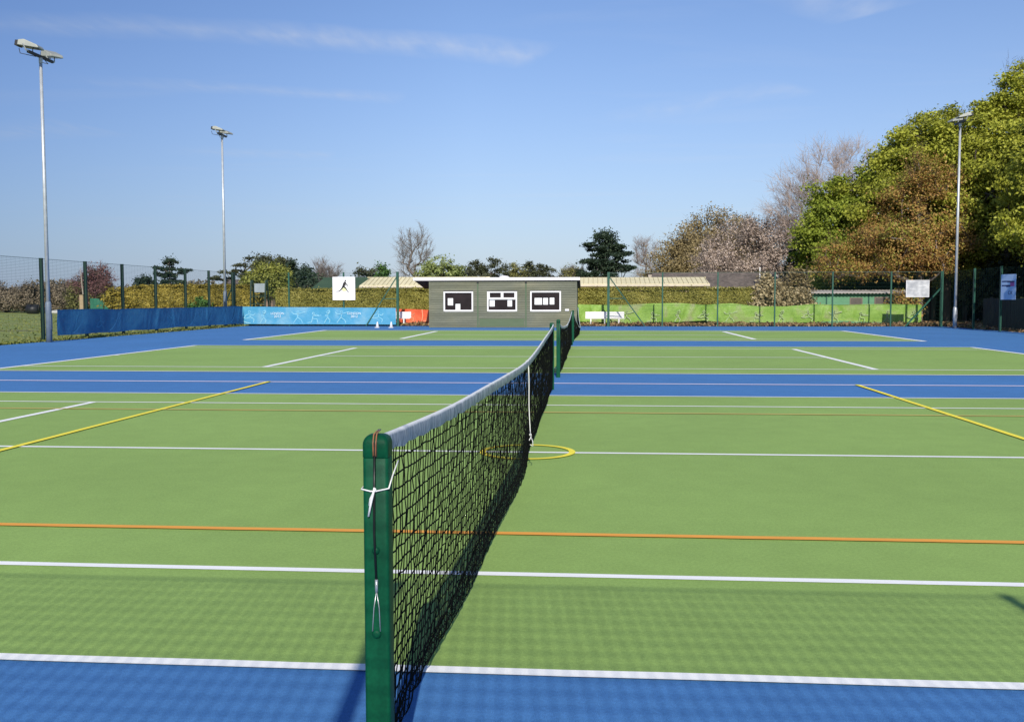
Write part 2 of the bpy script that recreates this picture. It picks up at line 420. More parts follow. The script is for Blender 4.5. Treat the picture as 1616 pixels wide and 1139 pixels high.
net_post(Y3-.95, -1, 'dark green net post at the near end of the farthest slack net', False)
net_post(Y3+11.93, 1, 'dark green net post at the far end of the farthest net', False)

def make_net(ya, yb, topfn, botx, seed, label, detail=True, slackx=None):
    rg = np.random.RandomState(seed)
    t = empty('tennis_net', (NX, ya, 0)); tag(t, label, 'tennis net', 'tennis nets across the three courts')
    ln = yb - ya; cell = .043
    nu = int(ln / cell); rows = 22
    U = np.linspace(0, ln, nu+1)
    T = np.array([topfn(u_/ln) for u_ in U])
    BX = np.array([botx(u_/ln) for u_ in U])
    SX = np.array([slackx(u_/ln) if slackx else 0. for u_ in U])
    P = np.zeros((rows+1, nu+1, 3))
    low = np.convolve(rg.randn(nu+61), np.hanning(61)/30, 'same')[30:30+nu+1] * .05
    for j in range(rows+1):
        q = j / rows
        drop = q * 1.03                     # hanging length from the band
        z = T - .045 - drop
        zmin = .015
        over = np.clip(zmin - z + .0, 0, None)      # excess netting folds up at the foot
        foldx = np.where(over > 0, np.minimum(over, .10) * .5, 0)
        zz = np.where(over > 0, zmin + np.minimum(over, .11) * .55 + .012*np.sin(U*23+j*1.7)*(over > 0), z)
        P[j, :, 2] = zz
        k = np.clip(q, 0, 1)**2.2
        P[j, :, 0] = SX*(1-q) + BX*k + low*k - np.where(over > 0, foldx*.9, 0) + .006*np.sin(U*2.3+1+q*2)*q
        lean = .06*np.sin(U*.55+seed)*k + .008*np.sin(U*5+q*5)*k
        P[j, :, 1] = U + lean
    P[:, :, :] += rg.randn(*P.shape) * np.array([.002, .0035, .0022])
    P[:, 0, 1] = .0; P[:, 0, 0] = 0.0; P[:, -1, 1] = ln
    P[0, :, 2] = T - .05
    # cords: four-sided tubes along every row and every column
    r = .0019
    def cords(A, r):
        """A: (n lines, m points, 3)"""
        n, m, _ = A.shape
        d = np.zeros_like(A); d[:, 1:-1] = A[:, 2:] - A[:, :-2]; d[:, 0] = A[:, 1]-A[:, 0]; d[:, -1] = A[:, -1]-A[:, -2]
        d /= np.linalg.norm(d, axis=2, keepdims=True) + 1e-9
        a = np.cross(d, np.array([1., 0, 0])); a /= np.linalg.norm(a, axis=2, keepdims=True) + 1e-9
        b = np.cross(d, a)
        k = 3
        V = np.stack([A + (a*math.cos(2*math.pi*i/k) + b*math.sin(2*math.pi*i/k))*r for i in range(k)], 2)
        idx = np.arange(n*m*k).reshape(n, m, k)
        F = np.stack([np.stack([idx[:, :-1, i], idx[:, :-1, (i+1) % k], idx[:, 1:, (i+1) % k], idx[:, 1:, i]], -1) for i in range(k)], 2)
        return V.reshape(-1, 3), F.reshape(-1, 4)
    V1, F1 = cords(P, .0031)
    Q = P.transpose(1, 0, 2)
    V2, F2 = cords(Q, .0022)
    # knots: the diagonal wobble halfway down each cell gives the twist of real netting
    V = np.concatenate([V1, V2]); F = np.concatenate([F1, F2 + len(V1)])
    raw_mesh('netting', V, F, M_net, t)
    # bottom cord hem
    MB().tube([tuple(p) for p in P[-1][::6]], .004, 5).build('hem_cord', M_net, t)
    # head band: folded white canvas
    us = np.linspace(0, ln, 160 if detail else 60)
    V = []; n = len(us)
    prof = [(.0065, -.055), (.0095, -.035), (.0085, -.012), (.004, .0), (-.004, .0), (-.0085, -.012), (-.0095, -.035), (-.0065, -.055)]
    for i, u_ in enumerate(us):
        tz = topfn(u_/ln); sx = slackx(u_/ln) if slackx else 0
        for k, (px, pz) in enumerate(prof):
            wv = .0028*math.sin(u_*31+k*.6)+.002*math.sin(u_*57+1.3)
            V.append((sx + px + (wv if pz < -.01 else 0), u_, tz + pz + (.0035*math.sin(u_*43) + .002*math.sin(u_*97) if pz < -.05 else 0)))
    m = len(prof)
    F = [(i*m+k, i*m+k+1, (i+1)*m+k+1, (i+1)*m+k) for i in range(n-1) for k in range(m-1)]
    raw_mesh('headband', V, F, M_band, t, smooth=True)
    return t, P
# band canvas: white, side shade painted grey-blue, upward faces painted bright, stitch streaks
def bandmat():
    m, nt, out = newmat('band_canvas'); L = nt.links
    b = N(nt, 'ShaderNodeBsdfPrincipled'); b.inputs['Roughness'].default_value = .75
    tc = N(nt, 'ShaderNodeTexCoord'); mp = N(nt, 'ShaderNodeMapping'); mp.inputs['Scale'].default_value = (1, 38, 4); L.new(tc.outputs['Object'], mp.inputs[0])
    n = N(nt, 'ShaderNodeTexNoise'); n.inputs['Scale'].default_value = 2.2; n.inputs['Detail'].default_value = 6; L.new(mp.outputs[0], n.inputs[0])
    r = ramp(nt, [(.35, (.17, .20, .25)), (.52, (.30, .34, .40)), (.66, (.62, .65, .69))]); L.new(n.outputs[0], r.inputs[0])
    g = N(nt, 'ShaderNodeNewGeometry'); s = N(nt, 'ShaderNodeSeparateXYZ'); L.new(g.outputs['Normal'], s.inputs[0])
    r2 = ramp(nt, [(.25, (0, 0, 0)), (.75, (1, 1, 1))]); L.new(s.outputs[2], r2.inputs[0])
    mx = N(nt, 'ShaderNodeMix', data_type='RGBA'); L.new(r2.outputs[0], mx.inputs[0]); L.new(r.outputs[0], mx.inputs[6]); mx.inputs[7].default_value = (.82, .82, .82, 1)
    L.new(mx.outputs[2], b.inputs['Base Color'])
    bp = N(nt, 'ShaderNodeBump'); bp.inputs['Strength'].default_value = .5; bp.inputs['Distance'].default_value = .004; L.new(n.outputs[0], bp.inputs['Height']); L.new(bp.outputs[0], b.inputs['Normal'])
    L.new(b.outputs[0], out.inputs[0]); return m
M_band = bandmat()
def interp(keys):
    ks = [k for k, _ in keys]; vs = [v_ for _, v_ in keys]
    return lambda t: float(np.interp(t, ks, vs))
def smoothkeys(keys):
    ks = np.array([k for k, _ in keys]); vs = np.array([v_ for _, v_ in keys])
    tt = np.linspace(0, 1, 400); y = np.interp(tt, ks, vs)
    kern = np.hanning(41); kern /= kern.sum(); yp = np.pad(y, 20, 'reflect', reflect_type='odd'); y = np.convolve(yp, kern, 'valid')
    return lambda t: float(np.interp(t, tt, y))
top1 = smoothkeys([(0, 1.066), (.024, 1.055), (.048, 1.041), (.079, 1.026), (.118, 1.012), (.171, 1.0), (.216, .986), (.275, .969), (.356, .945), (.42, .938), (.474, .946), (.56, .969), (.68, 1.005), (.874, 1.036), (1, 1.055)])
bow = lambda t: .07*max(0, math.sin(math.pi*min(max(t, 0), 1)))**.7
bot1 = smoothkeys([(0, .0), (.03, -.03), (.1, -.03), (.2, .01), (.33, .055), (.42, .075), (.505, .02), (.6, -.005), (.7, -.02), (.85, -.01), (1, -.005)])
net1, P1 = make_net(-.945, 11.885, top1, bot1, 3, 'nearest black tennis net with white headband, side shade painted grey, on the first court', True, bow)
top2 = smoothkeys([(0, 1.06), (.06, .98), (.15, .90), (.3, .84), (.5, .80), (.68, .84), (.85, .93), (1, 1.06)])
bot2 = smoothkeys([(0, .0), (.2, .02), (.45, .05), (.5, .0), (.7, .02), (1, 0)])
net2, P2 = make_net(Y2-.90, Y2+11.885, top2, bot2, 8, 'black tennis net on the middle court, between the other two nets', False)
top3 = smoothkeys([(0, 1.0), (.15, .72), (.35, .42), (.55, .30), (.72, .38), (.87, .62), (1, 1.05)])
sl3 = smoothkeys([(0, 0), (.3, .12), (.55, .18), (.75, .12), (1, 0)])
net3, P3 = make_net(Y3-.90, Y3+11.885, top3, bot2, 12, 'slack black tennis net on the farthest court, its headband sagging low', False, sl3)
# centre straps
def centre_strap(net, y, topz, botz, w_, tails, x0_=.065):
    mb = MB(); z0, z1 = topz, botz
    if tails: mb.tube([(x0_+.008+.017*q/8+.003*math.sin(q*.9), y, z0+.004+(z1-z0)*q/8) for q in range(9)], .0038, 6)
    for sx in (-.013, .013):
        V = []; n = 9
        for k in range(n):
            q = k/(n-1); z = z0+(z1-z0)*q
            x = sx + x0_*(1-q) + .01*math.sin(q*2.6)
            V += [(x, y-w_/2, z), (x, y+w_/2, z)]
        mb.add(V, [(2*k, 2*k+1, 2*k+3, 2*k+2) for k in range(n-1)])
    mb.box(x0_-.013, x0_+.013, y-w_/2, y+w_/2, z0, z0+.003)
    mb.build('centre_strap', M_cord, net)
    if tails:
        k = MB()
        k.tube([(.09, y, botz+.03), (.10, y-.04, botz-.01), (.105, y-.10, botz+.0), (.09, y-.13, botz-.03)], .0035, 5)
        k.tube([(.09, y, botz), (.115, y-.05, botz-.05), (.12, y-.12, botz-.08), (.10, y-.16, botz-.06)], .0035, 5)
        k.sphere((.092, y, botz), .011); k.build('strap_knot', M_cord, net, True)
centre_strap(net1, 5.445, .935, .31, .012, True)
centre_strap(net2, 6.4, .80, .30, .02, False, .0)
# end lacing of the near net to its post
lc = MB(); lp = []
for k in range(9):
    z = .93 - k*.1
    lp += [(.0, .004, z), (-.012, -.012, z-.03), (.008, -.010, z-.06)]
lc.tube(lp, .0016, 4); lc.build('lacing', M_cable, net1)

# ------------------------------------------------------------------ fences
def mesh_panel(p0, p1, z0, z1, parent, hs=.05, vs=.20, r=.002, rv=None, name='mesh_panel', mat=None):
    """welded wire mesh as real wires (three-sided bars)"""
    p0 = np.array([*p0, 0.]); p1 = np.array([*p1, 0.]); d = p1-p0; ln = np.linalg.norm(d); d = d/ln; nrm = np.array([-d[1], d[0], 0])
    V = []; F = []; n = 0
    def bar(a, b, r, u1, u2):
        nonlocal n
        for e in (a, b):
            for k in range(3):
                t = 2*math.pi*k/3; V.append(e + (u1*math.cos(t)+u2*math.sin(t))*r)
        for k in range(3): F.append((n+k, n+(k+1) % 3, n+3+(k+1) % 3, n+3+k))
        n += 6
    Z = np.array([0, 0, 1.])
    z = z0
    while z <= z1 + 1e-6:
        bar(p0+Z*z, p1+Z*z, r, nrm, Z); z += hs
    s = 0
    while s <= ln + 1e-6:
        bar(p0+d*s+Z*z0+nrm*r*1.5, p0+d*s+Z*z1+nrm*r*1.5, rv or r, nrm, d); s += vs
    return raw_mesh(name, V, F, mat or M_wire, parent)

def fence_posts(pts, h, w_, parent, mat=None, name='fence_post', caps=True):
    for (x, y) in pts:
        mb = MB(); mb.box(x-w_/2, x+w_/2, y-w_/2, y+w_/2, -.03, h)
        if caps: mb.box(x-w_/2-.004, x+w_/2+.004, y-w_/2-.004, y+w_/2+.004, h, h+.012)
        mb.build(name, mat or M_fence, parent)

# left side fence
t = empty('mesh_fence', (-18.33, 30, 0)); tag(t, 'green mesh fence along the left side of the courts, with dark posts', 'fence')
t.location = (0, 0, 0)
yl = [16.9, 19.9, 22.9, 25.9, 28.907, 31.868, 34.785, 37.82, 40.99, 43.84, 47.05]
fence_posts([(-18.3, y) for y in yl], 2.88, .10, t, M_fencedk)
mesh_panel((-18.3, 13.9), (-18.3, 48.5), .05, 2.86, t, hs=.05, vs=.25, r=.0036, rv=.0012)
MB().tube([(-18.3, 13.9, 2.87), (-18.3, 48.5, 2.87)], .006, 5).build('top_wire', M_wire, t)
# back fence, left part
t = empty('mesh_fence'); tag(t, 'green mesh fence behind the courts, left of the hut, with a braced end post', 'fence')
fence_posts([(x, 48.5) for x in (-15.68, -12.65)], 2.90, .075, t)
fence_posts([(-18.75, 48.5), (-9.69, 48.5)], 2.92, .13, t)
mesh_panel((-18.75, 48.5), (-9.69, 48.5), .06, 2.88, t, hs=.2, vs=.05, r=.0022)
MB().beam((-9.73, 48.45, 2.65), (-11.4, 48.3, 0.02), .055).build('brace', M_fence, t)
MB().beam((-9.73, 48.46, 1.48), (-10.5, 48.42, 1.48), .045).build('brace', M_fence, t)
MB().beam((-18.75, 48.45, 2.3), (-19.5, 47.6, 0.02), .055).build('brace', M_fencedk, t)
MB().beam((-18.75, 48.45, 1.4), (-19.05, 48.1, 1.4), .05).build('brace', M_fencedk, t)
# back fence, right part
t = empty('mesh_fence'); tag(t, 'green mesh fence behind the courts on the right, from the hut to the tree-shaded corner', 'fence')
fence_posts([(x, 48.5) for x in (4.47, 7.35, 10.3, 13.25, 16.21)], 2.84, .07, t)
fence_posts([(1.63, 48.5), (18.75, 48.5)], 2.86, .13, t)
mesh_panel((1.63, 48.5), (18.75, 48.5), .06, 2.82, t, hs=.2, vs=.05, r=.0022)
MB().tube([(1.63, 48.5, 2.83), (18.75, 48.5, 2.83)], .009, 5).build('top_wire', M_fence, t)
MB().beam((1.68, 48.45, 2.6), (3.55, 48.3, 0.02), .055).build('brace', M_fence, t)
MB().beam((1.68, 48.46, 1.48), (2.5, 48.42, 1.48), .045).build('brace', M_fence, t)
MB().beam((18.7, 48.45, 2.0), (16.9, 48.3, 0.02), .07).build('brace', M_fence, t)
# right side fence
t = empty('mesh_fence'); tag(t, 'green mesh fence along the right side of the courts, under the big trees', 'fence')
fence_posts([(18.75, y) for y in (26.2, 29.2, 32.2, 35.2, 38.2, 41.158, 44.19)], 2.86, .085, t)
mesh_panel((18.75, 23.2), (18.75, 48.5), .05, 2.84, t, hs=.05, vs=.2, r=.0022)
# fence behind the camera, whose shadow falls over the near court
t = empty('mesh_fence'); tag(t, 'green mesh fence along the near side of the first court, behind the viewer', 'fence')
YR, HR = -3.84, 2.9
mesh_panel((-9, YR), (11, YR), .03, HR, t, hs=.078, vs=.065, r=.0034, rv=.003, name='mesh_panel')
fence_posts([(x, YR-.05) for x in (-5.85, -2.85, .15, 3.16, 6.16, 9.16)], HR+.03, .06, t, M_fencedk)
MB().tube([(-9, YR, HR), (11, YR, HR)], .006, 6).build('top_rail', M_fencedk, t)
# ------------------------------------------------------------------ banners
def bannermat(name, c1, c2, c3, sc_=.8, trans=.25, streaks=True):
    m, nt, out = newmat(name); L = nt.links
    tc = N(nt, 'ShaderNodeTexCoord')
    n = N(nt, 'ShaderNodeTexNoise'); n.inputs['Scale'].default_value = sc_; n.inputs['Detail'].default_value = 5; n.inputs['Distortion'].default_value = .8
    L.new(tc.outputs['Object'], n.inputs[0])
    r = ramp(nt, [(.3, c1), (.52, c2), (.72, c3)]); L.new(n.outputs[0], r.inputs[0])
    b = N(nt, 'ShaderNodeBsdfPrincipled'); b.inputs['Roughness'].default_value = .55; L.new(r.outputs[0], b.inputs['Base Color'])
    tr = N(nt, 'ShaderNodeBsdfTranslucent'); L.new(r.outputs[0], tr.inputs[0])
    mx = N(nt, 'ShaderNodeMixShader'); mx.inputs[0].default_value = trans; L.new(b.outputs[0], mx.inputs[1]); L.new(tr.outputs[0], mx.inputs[2])
    n2 = N(nt, 'ShaderNodeTexNoise'); n2.inputs['Scale'].default_value = 3; n2.inputs['Detail'].default_value = 4; n2.inputs['Distortion'].default_value = 1.2; L.new(tc.outputs['Object'], n2.inputs[0])
    bp = N(nt, 'ShaderNodeBump'); bp.inputs['Strength'].default_value = .5; bp.inputs['Distance'].default_value = .06
    L.new(n2.outputs[0], bp.inputs['Height']); L.new(bp.outputs[0], b.inputs['Normal'])
    L.new(mx.outputs[0], out.inputs[0]); return m
M_bandk = bannermat('dimmed_blue_sheet', (.016, .12, .30), (.035, .19, .40), (.06, .26, .47))  # same fabric as the sky blue sheet, weaker side light darkened into the colour
M_banlt = bannermat('sky_blue_sheet', (.05, .33, .53), (.09, .38, .60), (.20, .46, .62), 1.2)
M_bangr = bannermat('lime_green_sheet', (.20, .38, .05), (.30, .50, .08), (.38, .42, .20), 1.3)
M_banor = bannermat('orange_sheet', (.78, .09, .03), (.85, .14, .05), (.80, .24, .10), 1.6)
M_pale = surf('pale_print', (.20, .52, .70), (.32, .60, .68), scale=2, rough=.6)
M_palew = surf('white_print', (.72, .84, .88), rough=.6)
M_palel = surf('grey_green_print', (.30, .46, .14), (.36, .42, .24), scale=2, rough=.6)
M_paleo = surf('pale_orange_print', (.85, .38, .22), rough=.6)
def banner(name, label, p0, p1, zt, zb, mat, seed, folds, amp, group, nrm_sign, zwob=.015, parts=None):
    rg = np.random.RandomState(seed)
    p0 = np.array([*p0, 0.]); p1 = np.array([*p1, 0.]); d = p1-p0; ln = np.linalg.norm(d); d /= ln
    nrm = np.array([d[1], -d[0], 0]) * nrm_sign
    t = empty(name, tuple(p0)); tag(t, label, 'banner', group)
    nu, nv = int(ln/.08), 12
    us = np.linspace(0, ln, nu+1); V = []
    fo = [(rg.uniform(0, ln), rg.uniform(.05, .14), rg.uniform(-.5, .5), rg.uniform(.3, 1)) for _ in range(folds)]
    wt = np.interp(us, np.linspace(0, ln, int(ln/1.5)+2), rg.randn(int(ln/1.5)+2)) * zwob
    wb = np.interp(us, np.linspace(0, ln, int(ln/1.5)+2), rg.randn(int(ln/1.5)+2)) * zwob * 1.3
    for i, u_ in enumerate(us):
        for j in range(nv+1):
            q = j/nv; z = (zb[0] + (zb[1]-zb[0])*u_/ln + wb[i])*(1-q) + (zt[0] + (zt[1]-zt[0])*u_/ln + wt[i])*q
            off = amp*.4*math.sin(u_*1.7+seed)*math.sin(q*3.1)
            for (fu, fw, fs, fa) in fo:
                s_ = (u_ - fu - fs*(q-.5) - .25*(q-.5)**2)/fw
                if abs(s_) < 3: off += amp*fa*math.exp(-s_*s_)*(.35+.65*math.sin(q*math.pi))
            V.append(p0*0 + d*u_ + nrm*off + np.array([0, 0, z]))
    m = nv+1
    F = [(i*m+j, (i+1)*m+j, (i+1)*m+j+1, i*m+j+1) for i in range(nu) for j in range(nv)]
    raw_mesh('sheet', V, F, mat, t, smooth=True)
    hm_ = MB(); 
    hm_.tube([tuple(V[i*m+nv]) for i in range(0, nu+1, 3)], .008, 4); hm_.build('top_hem', mat, t)
    return t, d, nrm
def ribbon(mb, pts, wd, d, nrm, off):
    """flat drawn stroke on a banner; pts are (u, z)"""
    for (a, b) in zip(pts[:-1], pts[1:]):
        du, dz = b[0]-a[0], b[1]-a[1]; l = math.hypot(du, dz)+1e-9; pu, pz = -dz/l*wd/2, du/l*wd/2
        V = []
        for (q, s_) in ((a, 1), (b, 1), (b, -1), (a, -1)):
            V.append(d*(q[0]+pu*s_) + nrm*off + np.array([0, 0, q[1]+pz*s_]))
        mb.add(V, [(0, 1, 2, 3)])
def athlete(par_, mat_, u0, pose, h, d, nrm, off, wd=.035):
    """generic line-drawn athlete figure: limbs as open strokes"""
    P = {'run': [[(0,.62),(.05,.40)],[(.05,.40),(.25,.26),(.20,.05)],[(.05,.40),(-.18,.30),(-.38,.36)],[(0,.60),(.2,.50),(.30,.62)],[(0,.60),(-.2,.52),(-.28,.36)]],
         'throw': [[(0,.62),(-.02,.38)],[(-.02,.38),(.18,.2),(.24,.02)],[(-.02,.38),(-.15,.2),(-.25,.02)],[(0,.6),(.25,.68),(.42,.74)],[(0,.6),(-.22,.58),(-.34,.72)]],
         'reach': [[(0,.6),(0,.36)],[(0,.36),(.12,.18),(.06,.02)],[(0,.36),(-.12,.2),(-.2,.02)],[(0,.58),(.12,.72),(.05,.86)],[(0,.58),(-.15,.5),(-.05,.42)]],
         'kneel': [[(0,.52),(-.06,.3)],[(-.06,.3),(.2,.28),(.22,.04)],[(-.06,.3),(-.1,.06),(-.34,.04)],[(0,.5),(.25,.46),(.42,.50)],[(0,.5),(.18,.56),(.30,.50)]]}[pose]
    zb_ = .16
    mb = MB()
    for ln_ in P: ribbon(mb, [(u0+a*h*1.2, zb_+b*h) for a, b in ln_], wd, d, nrm, off)
    hz_ = P[0][0][1] + .11
    ribbon(mb, [(u0+.07*h*math.cos(k*math.pi/4), zb_+(hz_+.07*math.sin(k*math.pi/4))*h) for k in range(9)], wd*.8, d, nrm, off)
    mb.build('athlete_drawing', mat_, par_)
def text_mesh(name, body, size, mat, M, parent):
    c = bpy.data.curves.new(name, 'FONT'); c.body = body; c.size = size; c.align_x = 'CENTER'; c.extrude = 0.001
    o = bpy.data.objects.new(name, c); col.objects.link(o)
    dg = bpy.context.evaluated_depsgraph_get(); me = bpy.data.meshes.new_from_object(o.evaluated_get(dg))
    bpy.data.objects.remove(o); me.materials.clear(); me.materials.append(mat); me.transform(M)
    ob = bpy.data.objects.new(name, me); col.objects.link(ob); ob.parent = parent; return ob

GB = 'coloured event banners tied round the courts'
t, d, n_ = banner('banner', 'creased blue banner on the left side fence, its weak light painted as deeper blue', (-18.14, 29.54), (-18.14, 48.1), (1.09, 1.07), (.19, .15), M_bandk, 4, 15, .035, GB, 1, .012)
M_midb = surf('mid_blue_print_and_highlight', (.10, .36, .58), (.05, .26, .48), scale=2, rough=.6)  # colours the athlete print and the painted crease highlights
for i, u_ in enumerate((1.5, 4.2, 11.9, 13.9, 15.8, 17.1)):
    k = MB(); ribbon(k, [(u_-.5, .25), (u_-.25, .36), (u_-.02, .52), (u_+.15, .72), (u_+.28, .98)], .03, d, n_, .05); k.build('curved_line', M_midb, t)  # lighter strokes paint highlights along the banner's creases
for i, u_ in enumerate((3.0, 9.5, 12.8)): athlete(t, M_midb, u_, ['run', 'throw', 'reach'][i], .8, d, n_, .05, .02)
t, d, n_ = banner('banner', 'sky blue banner with line-drawn athletes and lettering, on the back fence left of the hut', (-18.6, 48.36), (-9.77, 48.36), (1.06, .99), (.10, .095), M_banlt, 7, 9, .018, GB, 1, .006)
for i, (u_, ps) in enumerate(((1.25, 'run'), (2.05, 'reach'), (3.95, 'throw'), (4.8, 'kneel'), (5.6, 'reach'), (6.35, 'throw'), (8.35, 'run'))):
    athlete(t, M_pale, u_-.5, ps, .85, d, n_, .026, .03)
for u_ in (.05, .12, .2):
    k = MB(); ribbon(k, [(u_, .9), (u_+.02, .5), (u_+.25, .25), (u_+.6, .16)], .025, d, n_, .026); k.build('curved_line', M_pale, t)
for u_ in (2.31, 6.55):
    for j, (s_, sz) in enumerate((('LONDON', .17), ('2012', .20))):
        M = Matrix.Translation((u_, -.030, .64-.17*j)) @ Matrix.Rotation(R(90), 4, 'X')
        text_mesh('lettering', s_, sz, M_palew, M, t)
t, d, n_ = banner('banner', 'lime green rippled banner along the low fence right of the hut', (-.3, 51.5), (18.75, 51.5), (1.12, 1.12), (.15, .15), M_bangr, 11, 30, .07, GB, 1, .045)
for i in range(13): athlete(t, M_palel, 1.6+i*1.42, ['run', 'throw', 'kneel', 'reach'][i % 4], .8, d, n_, .07, .06)
t, d, n_ = banner('banner', 'orange sheet banner on the low fence left of the hut, behind the bench', (-10.5, 51.5), (-8.05, 51.5), (.92, .84), (-.0, .02), M_banor, 2, 5, .04, GB, 1, .02)
k = MB()
for i in range(2): athlete(t, M_paleo, .9+i*1.1, ['run', 'kneel'][i], .8, d, n_, .055, .03)
ribbon(k, [(1.62, .88), (1.66, .5), (1.58, .1)], .04, d, n_, .05)
k.build('curved_line', M_paleo, t)

# ------------------------------------------------------------------ signs
t = empty('sign', (-12.6, 48.36, 0)); tag(t, 'square white sign with a dark tennis player silhouette, high on the back fence', 'sign')
mb = MB(); mb.box(-.62, .62, -.02, 0, 1.412, 2.662); mb.build('board', M_frame, t)
def px(x, z): return ((x-267)/8.08/29.45, 2.662-(z-140)/8.08/29.45)   # drawing units to metres on the board
def limb(mb, pts, ws, y=-.024):
    """flat tapered limb, drawn on the board"""
    L_, R_ = [], []
    for i, p in enumerate(pts):
        a = pts[max(i-1, 0)]; b = pts[min(i+1, len(pts)-1)]; dx, dz = b[0]-a[0], b[1]-a[1]; l = math.hypot(dx, dz); nx_, nz_ = -dz/l, dx/l
        L_.append((p[0]+nx_*ws[i], p[1]+nz_*ws[i])); R_.append((p[0]-nx_*ws[i], p[1]-nz_*ws[i]))
    for i in range(len(pts)-1):
        q = [L_[i], L_[i+1], R_[i+1], R_[i]]; mb.add([(x, y, z) for x, z in q], [(0, 1, 2, 3)])
e = MB(); cxy = px(272, 305); n = 20
e.add([(cxy[0]+.13*math.cos(2*math.pi*k/n), -.0225, cxy[1]+.10*math.sin(2*math.pi*k/n)) for k in range(n)], [tuple(range(n))]); e.build('yellow_patch', surf('pale_yellow_print', (.82, .86, .38), rough=.6), t)
e = MB()
limb(e, [px(287, 205), px(272, 232), px(258, 262)], [.055, .075, .045])
limb(e, [px(258, 262), px(238, 295), px(205, 324), px(160, 329)], [.05, .035, .022, .008])
limb(e, [px(262, 262), px(290, 285), px(312, 318), px(322, 333), px(334, 336)], [.05, .036, .02, .018, .008])
limb(e, [px(285, 212), px(304, 236), px(316, 246)], [.03, .02, .012])
limb(e, [px(262, 258), px(290, 248), px(305, 240)], [.02, .016, .01])
limb(e, [px(308, 236), px(322, 262)], [.012, .02])
c_ = px(288, 190); e.add([(c_[0]+.042*math.cos(2*math.pi*k/12), -.024, c_[1]+.05*math.sin(2*math.pi*k/12)) for k in range(12)], [tuple(range(12))])
e.build('player_silhouette', M_black, t)

M_greysign = surf('shadow_mottled_board', (.62, .62, .62), (.28, .29, .31), scale=3.5, rough=.8, detail=8)  # the mottle paints cast shadow into the board's grey
t = empty('notice_board', (17.5, 48.38, 0)); tag(t, 'pale grey board with painted mottled shadow and faded lettering on the back fence near the corner', 'sign')
mb = MB(); mb.box(-.56, .56, -.02, 0, 1.55, 2.38); mb.build('board', M_greysign, t)
k = MB()
for i in range(7): k.box(-.48, .48 - .1*((i*37) % 5)/2, -.023, -.02, 2.28-i*.075, 2.295-i*.075)
k.build('faded_text_lines', surf('faded_ink', (.30, .31, .33), rough=.8), t)
k = MB(); k.box(-.56, .56, -.03, 0, 2.38, 2.40); k.box(-.56, .56, -.03, 0, 1.53, 1.55); k.box(-.58, -.56, -.03, 0, 1.53, 2.40); k.box(.56, .58, -.03, 0, 1.53, 2.40)
k.build('frame', M_frame, t)

M_bluesign = surf('pale_blue_board', (.42, .55, .78), (.36, .50, .72), scale=2, rough=.6)
t = empty('sign', (18.62, 40.0, 0)); tag(t, 'pale blue and pink printed sign on the right side fence beside a post', 'sign')
t.rotation_euler = (0, 0, R(-74))
mb = MB(); mb.box(-.50, .42, -.015, 0, 1.40, 2.49); mb.build('board', M_bluesign, t)
pk = surf('pink_print', (.55, .12, .35), rough=.6); nv_ = surf('navy_print', (.03, .04, .14), rough=.6)
MB().box(.08, .33, -.019, -.015, 1.97, 2.16).build('pink_block', pk, t)
k = MB(); k.box(-.44, .08, -.019, -.015, 2.16, 2.21); k.box(-.44, .08, -.019, -.015, 1.98, 2.03); k.box(-.1, .34, -.0205, -.019, 2.14, 2.20); k.box(-.16, .1, -.0205, -.019, 1.95, 2.0)
k.build('printed_bands', nv_, t)
text_mesh('lettering', 'CK', .22, nv_, Matrix.Translation((.1, -.02, 1.62)) @ Matrix.Rotation(R(90), 4, 'X'), t)

